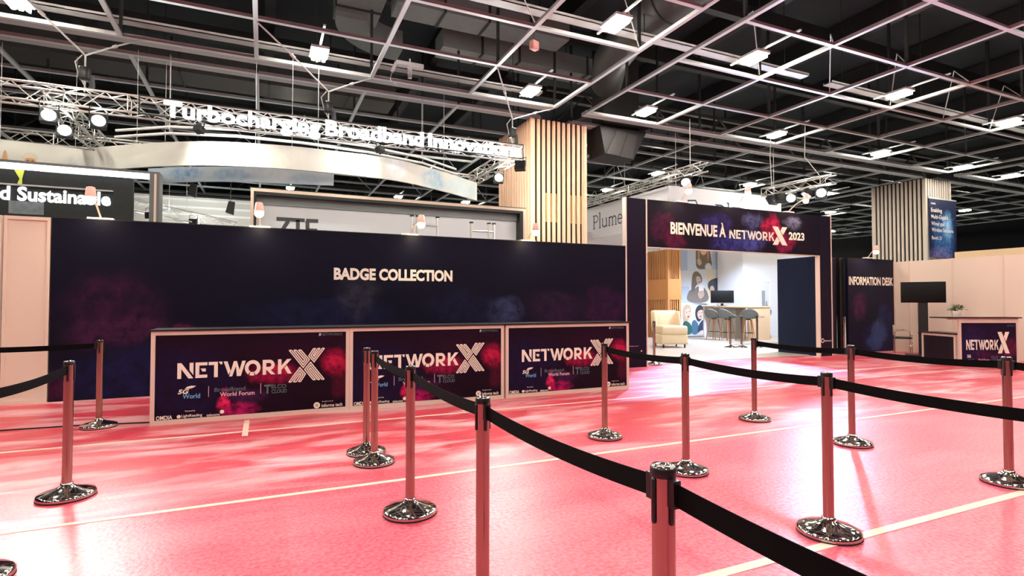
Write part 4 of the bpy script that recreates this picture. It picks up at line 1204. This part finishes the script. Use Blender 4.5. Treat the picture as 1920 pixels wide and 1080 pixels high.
def scaffold(xa, xb, y, z1, label, left2=True):
    t = thing('scaffold_frame', label, 'scaffold', ((xa + xb) / 2, y, 0), group='scaffold end frames')
    h = (xb - xa) / 2
    xs_ = ([-h, -h + .12] if left2 else [-h]) + ([h] if left2 else [h - .12, h])
    for x in xs_:
        MB().tube([(x, 0, 0), (x, 0, z1)], .028, 10).build('upright', M['alu'], t)
    b = MB()
    for z in (.4, .9, 1.4, 1.9, 2.4, z1 - .19): b.tube([(-h, 0, z), (h, 0, z)], .02, 8)
    b.build('rungs', M['alu'], t)
    for x in xs_: MB().box(x - .035, x + .035, -.035, .035, z1 - .02, z1 + .01).build('end_cap', M['black'], t)
    return t
scaffold(2.86, 3.42, 11.5, 3.29, 'aluminium scaffold end frame before the grey backdrop, with pink-lit upright')
scaffold(4.2, 4.74, 11.5, 3.23, 'aluminium scaffold end frame near the dark right end of the grey backdrop', False)

# ------------------------------------------------------------------ far white cladding with hung speakers, seen through the gap
fw = thing('white_cladding', 'far tall white clad wall seen between the black display and the grey backdrop', 'wall', (-6.0, 30.0, 0))
MB().box(-9, 6.5, 0, .2, 0, 6.45).build('cladding', M['wallfar'], fw)
b = MB()
for z in (6.3, 5.95, 5.6): b.box(-9, 6.5, -.06, 0, z - .05, z + .05)
b.build('rails', M['wallbands'], fw)
ft = truss('far aluminium truss before the white cladding', (-4.6, 24.0, 5.05), (-1.2, 27.0, 4.75), .4, None, .5)
for q_ in (.357, .515):
    MB().tube([(3.4 * q_, 3.0 * q_, .1 - .3 * q_), (3.4 * q_, 3.0 * q_, 2.1)], .01, 5).build('hanging_wire', M['cable'], ft)
for fx_, fy_, where_ in ((-3.9, 24.4, 'black framed display'), (-2.6, 25.6, 'grey backdrop frame')):
    flood(fx_, fy_, 4.72, (fx_ + .5, 30.0, 5.8), 'added flood light on the far truss, brightening the white cladding, nearer the ' + where_, 500)  # floods added here only to brighten the far cladding
def hung_speaker(x, y, z, label):
    t = thing('hung_speaker', label, 'loudspeaker', (x, y, z), group='hung loudspeakers')
    MB().prism([(-.17, -.21), (.12, -.3), (.17, .21), (-.06, .24)], lambda a, c_: (a, -.12, c_), (0, .24, 0)).build('cabinet', M['black'], t)
    MB().tube([(0, 0, .2), (0, 0, 7.15 - z)], .015, 5).build('hanging_wire', M['ductdark'], t)
hung_speaker(-2.6, 25.0, 5.9, 'black loudspeaker hung at a slant before the far white cladding')
hung_speaker(-1.25, 25.0, 5.3, 'smaller black loudspeaker hung nearer the grey backdrop frame')

# ------------------------------------------------------------------ Plume stand behind the gate
PX = 12.30
bx = thing('hanging_box_sign', 'pale hanging box sign with navy serif lettering behind the gate', 'sign', (PX, 14.5, 4.05))
MB().box(0, .05, .06, 6.5, 0, 1.3).build('side_banner', M['booth_white'], bx)
MB().box(0, 5.25, 0, .05, 0, 1.3).build('front_banner', M['booth_white'], bx)
q = MB()
# serif lettering on the side face
Fp = lambda a, z: (-.006, 5.0 - a, z)      # a runs towards the camera
def bar(pts, wd): stroke(q, pts, wd, Fp)
hgt = lambda z: z - 4.05
# thick and thin strokes: P l u m e ; text runs from y = 19.13 (a=.37) to y = 17.1 (a=2.4)
x0 = .34; k = .82; zb = hgt(4.43)
def S(pts, wd): stroke(q, [(x0 + a * k, zb + b_ * .56) for a, b_ in pts], wd, Fp)
S([(.09, 0), (.09, .98)], .06); S([(0, .02), (.2, .02)], .03); S([(.0, .97), (.15, .97)], .03); S([(.12, .96)] + [(a, b_) for a, b_ in arc(.25, .72, .2, .24, 90, -90, 12)] + [(.12, .48)], .04)
S([(.62, 0), (.62, 1.12)], .06); S([(.53, .02), (.72, .02)], .03); S([(.53, 1.1), (.63, 1.1)], .03)
S([(.86, .62), (.86, .18)] + arc(1.0, .18, .14, .16, 180, 340, 8), .05); S([(1.18, .64), (1.18, .0)], .06); S([(.79, .62), (.87, .62)], .03); S([(1.12, .62), (1.2, .62)], .03); S([(1.18, .02), (1.26, .02)], .03)
S([(1.42, 0), (1.42, .64)], .06); S([(1.42, .48)] + arc(1.56, .46, .13, .16, 150, 0, 8) + [(1.69, 0)], .05); S([(1.69, .46)] + arc(1.83, .46, .13, .16, 150, 0, 8) + [(1.96, 0)], .05)
for xx in (1.42, 1.69, 1.96): S([(xx - .08, .02), (xx + .08, .02)], .03)
S([(2.12, .36), (2.46, .36)] + arc(2.29, .33, .17, .31, 10, 320, 18), .045)
q.build('side_lettering', M['navyvinyl'], bx)
q = MB(); Ff = fy(-.006)
for r_ in (.5, .34, .2):
    stroke(q, [(.75 - r_ * .2, .4), (.75 - r_ * .1 + .1, .4 + r_ * .9), (.75 + r_ * .55 + .1, .4 + r_ * .95), (.75 + r_ * 1.0, .4 + r_ * .5), (.75 + r_ * .8, .4 + r_ * .1)], .05, Ff)
S2 = lambda pts, wd: stroke(q, [(2.0 + a * 1.0, .1 + b_ * .72) for a, b_ in pts], wd, Ff)
S2([(.09, 0), (.09, .98)], .07); S2([(0, .97), (.15, .97)], .035); S2([(.12, .96)] + arc(.25, .72, .2, .24, 90, -90, 12) + [(.12, .48)], .05); S2([(.62, 0), (.62, 1.12)], .07); S2([(.53, 1.1), (.63, 1.1)], .035)
q.build('front_lettering', M['navyvinyl'], bx)
b = MB()
for xx, yy in ((.3, .025), (4.9, .025), (.025, 3.2), (.025, 6.2)): b.tube([(xx, yy, 1.29), (xx, yy, 7.15 - 4.05)], .008, 5)
b.build('hanging_wires', M['cable'], bx)
st_ = truss('aluminium truss running beside the top of the box sign side', (PX - .28, 20.5, 5.52), (PX - .28, 12.6, 5.52), .26)
for yy in (-.5, -3.9, -7.3): MB().tube([(0, yy, .13), (0, yy, 1.625)], .01, 5).build('hanging_wire', M['cable'], st_)
st_ = truss('short aluminium truss with cool flood lights above the gate sign', (15.4, 13.4, 5.15), (15.55, 11.0, 5.15), .26)
MB().tube([(.02, -.3, .13), (-.1, -.35, 1.1), (0, -.3, 2.0)], .014, 5).build('hanging_wire', M['cable'], st_)
MB().tube([(.12, -2.0, .13), (.2, -1.4, .9), (.5, -1.2, 2.0)], .014, 5).build('hanging_wire', M['cable'], st_)
# stand walls
sw = thing('stand_wall', 'white rear wall of the stand behind the photo mural', 'exhibition wall', (16.5, 19.3, 0))
MB().box(-5.4, 7.0, 0, .12, 0, 4.35).build('panels', M['booth_white'], sw)
mw = thing('photo_mural', 'white wall printed with large photos of smiling people', 'mural', (18.0, 18.5, 0))
MB().box(-2.8, 1.9, 0, .1, 0, 3.8).build('wall_board', M['booth_white'], mw)
inks = {}
def ink(c):
    if c not in inks: inks[c] = mat('print_ink', c, .6)
    return inks[c]
def zp(x, y):      # artwork sheet coordinates to metres on the mural board
    d = x / 6 - 6 + 0.0; d = (1270 + x / 6) - 1276; yy = 460 + y / 6
    return (16.24 + .0284 * d + .0000235 * d * d - 18.0, 1.42 + (568 - yy) * (.0226 + .0000125 * d))
def photo(name, polys):
    q = MB(); ms = []
    for i, (c, pts, sm) in enumerate(polys):
        mt = ink(c)
        if mt not in ms: ms.append(mt)
        q.m = ms.index(mt)
        P_ = chaikin(pts, 2) if sm else pts
        P_ = [zp(*p) for p in P_]
        q.poly([(x, -.004 - i * .0012, z) for x, z in P_])
    q.build(name, ms, mw)
photo('printed_photo', [((196, 208, 224), [(25, -60), (500, -60), (540, 90), (625, 268), (30, 285)], 0), ((160, 182, 212), [(25, -60), (120, -60), (120, 278), (30, 282)], 0), ((176, 190, 212), [(400, -60), (450, -60), (450, 268), (400, 268)], 0),
    ((104, 92, 74), [(215, 60), (235, -20), (300, -60), (365, -10), (385, 130), (400, 240), (330, 265), (220, 265), (215, 150)], 1), ((214, 176, 150), [(262, -10), (335, -10), (345, 60), (320, 105), (285, 105), (262, 60)], 1), ((176, 134, 92), [(235, 0), (262, 0), (258, 180), (238, 200)], 1), ((176, 134, 92), [(340, 10), (362, 10), (362, 170), (345, 180)], 1),
    ((222, 224, 232), [(310, 265), (325, 205), (360, 190), (385, 215), (388, 265)], 1), ((190, 168, 152), [(225, 150), (262, 140), (285, 200), (262, 225), (235, 215)], 1), ((84, 74, 70), [(276, 45), (296, 45), (296, 55), (276, 55)], 0)])
photo('printed_photo', [((206, 214, 222), [(30, 285), (620, 268), (690, 430), (690, 500), (622, 690), (30, 650)], 0), ((220, 208, 180), [(335, 265), (410, 265), (405, 640), (345, 640)], 0), ((180, 194, 214), [(30, 460), (140, 460), (140, 648), (35, 648)], 0),
    ((120, 112, 104), [(95, 648), (130, 500), (190, 500), (240, 450), (330, 480), (375, 648)], 1), ((104, 98, 88), [(165, 420), (175, 310), (225, 280), (275, 330), (290, 400), (262, 430), (215, 440), (190, 530), (158, 520)], 1), ((200, 172, 156), [(212, 350), (250, 340), (278, 385), (255, 438), (226, 432)], 1), ((92, 70, 64), [(238, 408), (262, 400), (258, 416), (244, 420)], 1), ((80, 72, 70), [(230, 375), (240, 373), (240, 379), (230, 381)], 0), ((80, 72, 70), [(254, 370), (264, 368), (264, 374), (254, 376)], 0),
    ((232, 228, 222), [(245, 445), (300, 445), (300, 520), (245, 520)], 0), ((188, 164, 150), [(232, 520), (300, 500), (310, 560), (262, 610), (235, 570)], 1),
    ((88, 86, 78), [(485, 400), (500, 320), (570, 275), (625, 310), (650, 440), (560, 480), (500, 440)], 1), ((90, 100, 104), [(555, 648), (552, 470), (640, 340), (692, 430), (692, 500), (640, 648)], 1), ((160, 170, 172), [(565, 470), (610, 440), (630, 480), (590, 520)], 1), ((150, 160, 164), [(600, 560), (630, 540), (640, 590), (605, 610)], 1),
    ((58, 66, 74), [(340, 460), (355, 400), (420, 368), (470, 362), (530, 440), (560, 540), (470, 600), (380, 530)], 1), ((204, 176, 156), [(366, 460), (408, 448), (424, 525), (372, 530)], 1)])
photo('printed_photo', [((214, 222, 232), [(30, 655), (336, 655), (336, 1008), (40, 1008)], 0), ((190, 164, 136), [(58, 800), (60, 700), (112, 655), (155, 690), (165, 770), (120, 860), (70, 880)], 1), ((226, 188, 168), [(82, 730), (138, 695), (164, 770), (140, 838), (95, 825)], 1), ((150, 60, 60), [(110, 800), (140, 790), (134, 812), (116, 816)], 1), ((80, 64, 58), [(98, 752), (112, 748), (112, 756), (98, 759)], 0), ((80, 64, 58), [(130, 742), (146, 738), (146, 745), (130, 750)], 0),
    ((72, 112, 134), [(150, 1005), (160, 860), (200, 830), (245, 900), (235, 1005)], 1), ((44, 92, 84), [(60, 1005), (58, 870), (100, 845), (160, 890), (172, 1005)], 1), ((48, 48, 58), [(200, 800), (205, 710), (255, 658), (302, 705), (305, 780), (240, 880)], 1), ((222, 190, 172), [(222, 745), (285, 715), (303, 780), (265, 838), (230, 815)], 1), ((150, 66, 66), [(248, 796), (274, 788), (268, 806), (252, 808)], 1), ((70, 60, 58), [(232, 760), (248, 757), (248, 764), (232, 767)], 0), ((70, 60, 58), [(266, 752), (282, 748), (282, 755), (266, 760)], 0), ((42, 56, 84), [(222, 1005), (236, 890), (305, 815), (334, 880), (335, 1005)], 1), ((226, 210, 204), [(228, 1005), (245, 968), (285, 952), (330, 970), (330, 1005)], 1)])

dw = thing('store_room', 'white store room block with closed white door behind the bar table', 'exhibition wall', (20.3, 17.0, 0))
MB().box(-2.05, 3.5, 0, 1.4, 0, 3.75).build('walls', M['booth_white'], dw)
b = MB(); b.box(-1.56, -1.5, -.03, 0, 0, 2.42); b.box(-.55, -.49, -.03, 0, 0, 2.42); b.box(-1.5, -.55, -.03, 0, 2.36, 2.42); b.build('door_frame', M['white'], dw)
dd = MB().box(-1.49, -.56, -.02, 0, 0.01, 2.35).build('door', mat('door_white', (216, 218, 220), .5), dw)
MB().box(-.98, -.8, -.028, -.02, .9, 1.95).build('vision_panel', mat('dull_glass', (150, 156, 160), .2), dd)
b = MB(); b.box(-.74, -.68, -.03, -.02, 1.2, 1.5); b.tube([(-.71, -.03, 1.33), (-.71, -.07, 1.33), (-.85, -.07, 1.33)], .012, 6); b.build('door_handle', M['alu'], dd)

sp = slat_column('short oak-slatted column with plain band beside the photo mural', 14.49, 15.1, 17.2, 19.2, 3.53, M['slatin'], 6, 18, 0, (1.55, 2.37))

bt = thing('bar_table', 'birch bar table carrying a monitor on the stand behind the gate', 'table', (16.55, 15.65, .062))
MB().rbox(-.57, .57, -1.0, 1.3, 1.19, 1.245, .006, 2).build('table_top', M['birch'], bt)
ep = MB().box(-.55, .55, -.98, -.93, 0, 1.19).build('end_panel', M['birch'], bt)
q = MB(); text(q, 'Plume', (-.12, .82, .24, .9), fy(-.986), .0); ring(q, -.24, .86, .035, .012, fy(-.986)); q.build('table_lettering', M['darkvinyl'], ep)
MB().box(-.55, .55, 1.2, 1.26, 0, 1.19).build('end_panel', M['booth_white'], bt)
MB().box(-.25, .3, -.1, .5, 0, 1.19).build('centre_block', M['greyblock'], bt)
mo = thing('monitor', 'black flat monitor standing on the birch bar table', 'monitor', (16.2, 16.1, 1.307), -.55)
MB().rbox(-.43, .43, -.02, .02, .12, .6, .008, 2).build('display', M['screen'], mo)
MB().box(-.43, .43, -.022, .018, .1, .125).build('bezel_strip', M['alu'], mo)
MB().box(-.05, .05, .02, .05, 0, .3).build('stem', M['black'], mo)
MB().rbox(-.16, .16, -.1, .14, 0, .015, .005, 2).build('foot', M['black'], mo)

def stool(x, y, rz, label):
    t = thing('bar_stool', label, 'stool', (x, y, .062), rz, 'bar stools')
    # shell seat: bucket with wrapped back
    vs, fs = [], []
    n1, n2 = 10, 20
    for i in range(n1 + 1):
        for k in range(n2):
            a = 2 * PI * k / n2
            back = max(0, -math.cos(a)) ** 1.2
            r = .05 + .25 * (i / n1) ** .7
            z = .80 + (.05 * (i / n1) ** 2) + (.24 * back + .05) * max(0, (i / n1 - .55) / .45) ** 1.0
            vs.append((math.cos(a) * r * 1.05, math.sin(a) * r * 1.15, z))
    for i in range(n1):
        for k in range(n2):
            fs.append((i * n2 + k, i * n2 + (k + 1) % n2, (i + 1) * n2 + (k + 1) % n2, (i + 1) * n2 + k))
    b = MB(); b._add(vs, fs, True)
    in2 = [(vx * .88, vy * .88, vz + .03) for vx, vy, vz in vs]
    b._add(in2, fs, True)
    lo = n1 * n2
    b._add([vs[lo + k] for k in range(n2)] + [in2[lo + k] for k in range(n2)], [(k, (k + 1) % n2, n2 + (k + 1) % n2, n2 + k) for k in range(n2)], True)
    b._add(vs[:n2], [tuple(range(n2))]); b._add(in2[:n2], [tuple(range(n2))])
    b.build('seat_shell', M['greyfab'], t)
    MB().lathe([(.08, .76), (.1, .79), (.1, .81)], 16).build('seat_mount', M['black'], t)
    for sx in (-1, 1):
        for sy in (-1, 1):
            MB().tube([(sx * .1, sy * .1, .78), (sx * .2, sy * .2, 0)], [.022, .014], 8).build('leg', M['woodleg'], t)
    b = MB(); rr = .166
    b.tube([(-rr, -rr, .3), (rr, -rr, .3), (rr, rr, .3), (-rr, rr, .3), (-rr, -rr, .3)], .01, 6); b.build('foot_ring', M['black'], t)
stool(15.3, 15.62, .15, 'grey bar stool farther along the table, next to the mural portrait')
stool(15.3, 14.98, .05, 'grey bar stool at the middle of the bar table, in front of the grey block')
stool(15.72, 14.42, .9, 'bar stool behind the chrome posts, next to the birch end panel')
stool(17.55, 15.4, PI, 'bar stool on the door side, half hidden by the birch end panel')

ac = thing('armchair', 'cream leather armchair without legs in sight, just inside the gate', 'armchair', (11.95, 14.15, 0), -.3)
ac['label'] = 'cream leather armchair with rounded back just inside the gate'
ac.scale = (.84, .84, .97)
MB().rbox(-.52, .52, -.56, .4, .13, .45, .05, 4).build('base_cushion', M['leather'], ac)
MB().rbox(-.5, .5, -.58, .3, .43, .73, .07, 4).build('seat', M['leather'], ac)
b = MB(); b.rbox(-.5, .5, .2, .5, .4, 1.26, .09, 4)
for i, v in enumerate(b.v):
    k_ = max(0, (v[2] - .7)) / .56
    b.v[i] = (v[0] * (1 + .06 * k_), v[1] + .16 * k_, v[2] - .05 * k_ * (v[0] / .5) ** 2)
b.build('backrest', M['leather'], ac)
for s_ in (-1, 1):
    b = MB(); b.rbox(min(s_ * .54, s_ * .42), max(s_ * .54, s_ * .42), .02, .42, .55, 1.2, .055, 4)
    for i, v in enumerate(b.v):
        k_ = max(0, (v[2] - .6)) / .6
        b.v[i] = (v[0], v[1] + .16 * k_ + .16 * (1 - k_) * 0, v[2])
    b.build('side_wing', M['leather'], ac)
for sx in (-.42, .42):
    for sy in (-.46, .3): MB().lathe([(.025, 0), (.03, .05), (.035, .14)], 10, (sx, sy, 0)).build('leg', M['black'], ac)
dc = thing('lounge_chair', 'dark grey chair back peeping out behind the cream armchair', 'chair', (11.15, 15.6, 0), .2)
MB().rbox(-.35, .35, -.35, .35, .38, .5, .05, 3).build('seat', M['darkfab'], dc)
MB().rbox(-.36, .36, .28, .4, .45, 1.3, .06, 3).build('backrest', M['darkfab'], dc)
for sx in (-.3, .3):
    for sy in (-.3, .3): MB().tube([(sx, sy, .4), (sx * 1.1, sy * 1.1, 0)], .016, 6).build('leg', M['chrome'], dc)
t = thing('light_step', 'low white platform edge with a glowing strip before the bar table', 'platform', (14.6, 14.9, .012))
MB().box(-.45, 3.6, -1.2, 2.05, 0, .05).build('platform', M['plank'], t)
MB().box(-.47, -.455, -1.2, 2.05, .0, .05).build('led_strip', M['ledbar'], t)

flood(15.45, 12.4, 4.80, (9.0, 8.2, 0), 'brightest cool flood light on the short truss above the gate sign', 4500, True, .13, .9, (.48, .62, 1))
flood(15.53, 11.4, 4.80, (4.0, 2.0, 7.4), 'cool flood light at the gate-side end of the short truss', 2000, True, .13, 2.4)
flood(12.02, 13.4, 5.2, (6.8, 7.0, 0.0), 'cool flood light glowing beside the box sign corner', 5000, True, .13, 1.1, (.48, .62, 1))
flood(15.42, 13.15, 4.80, (15.8, 18.2, 1.4), 'cool flood light on the short truss turned to the photo mural', 2400, True, .13, 1.7)
flood(15.44, 12.8, 4.80, (18.8, 17.0, 1.2), 'cool flood light on the short truss turned to the store room door', 1900, True, .13, 1.5)
flood(15.5, 11.9, 4.80, (13.0, 13.5, 0.0), 'cool flood light on the short truss turned to the plank floor', 2000, True, .13, 1.6)
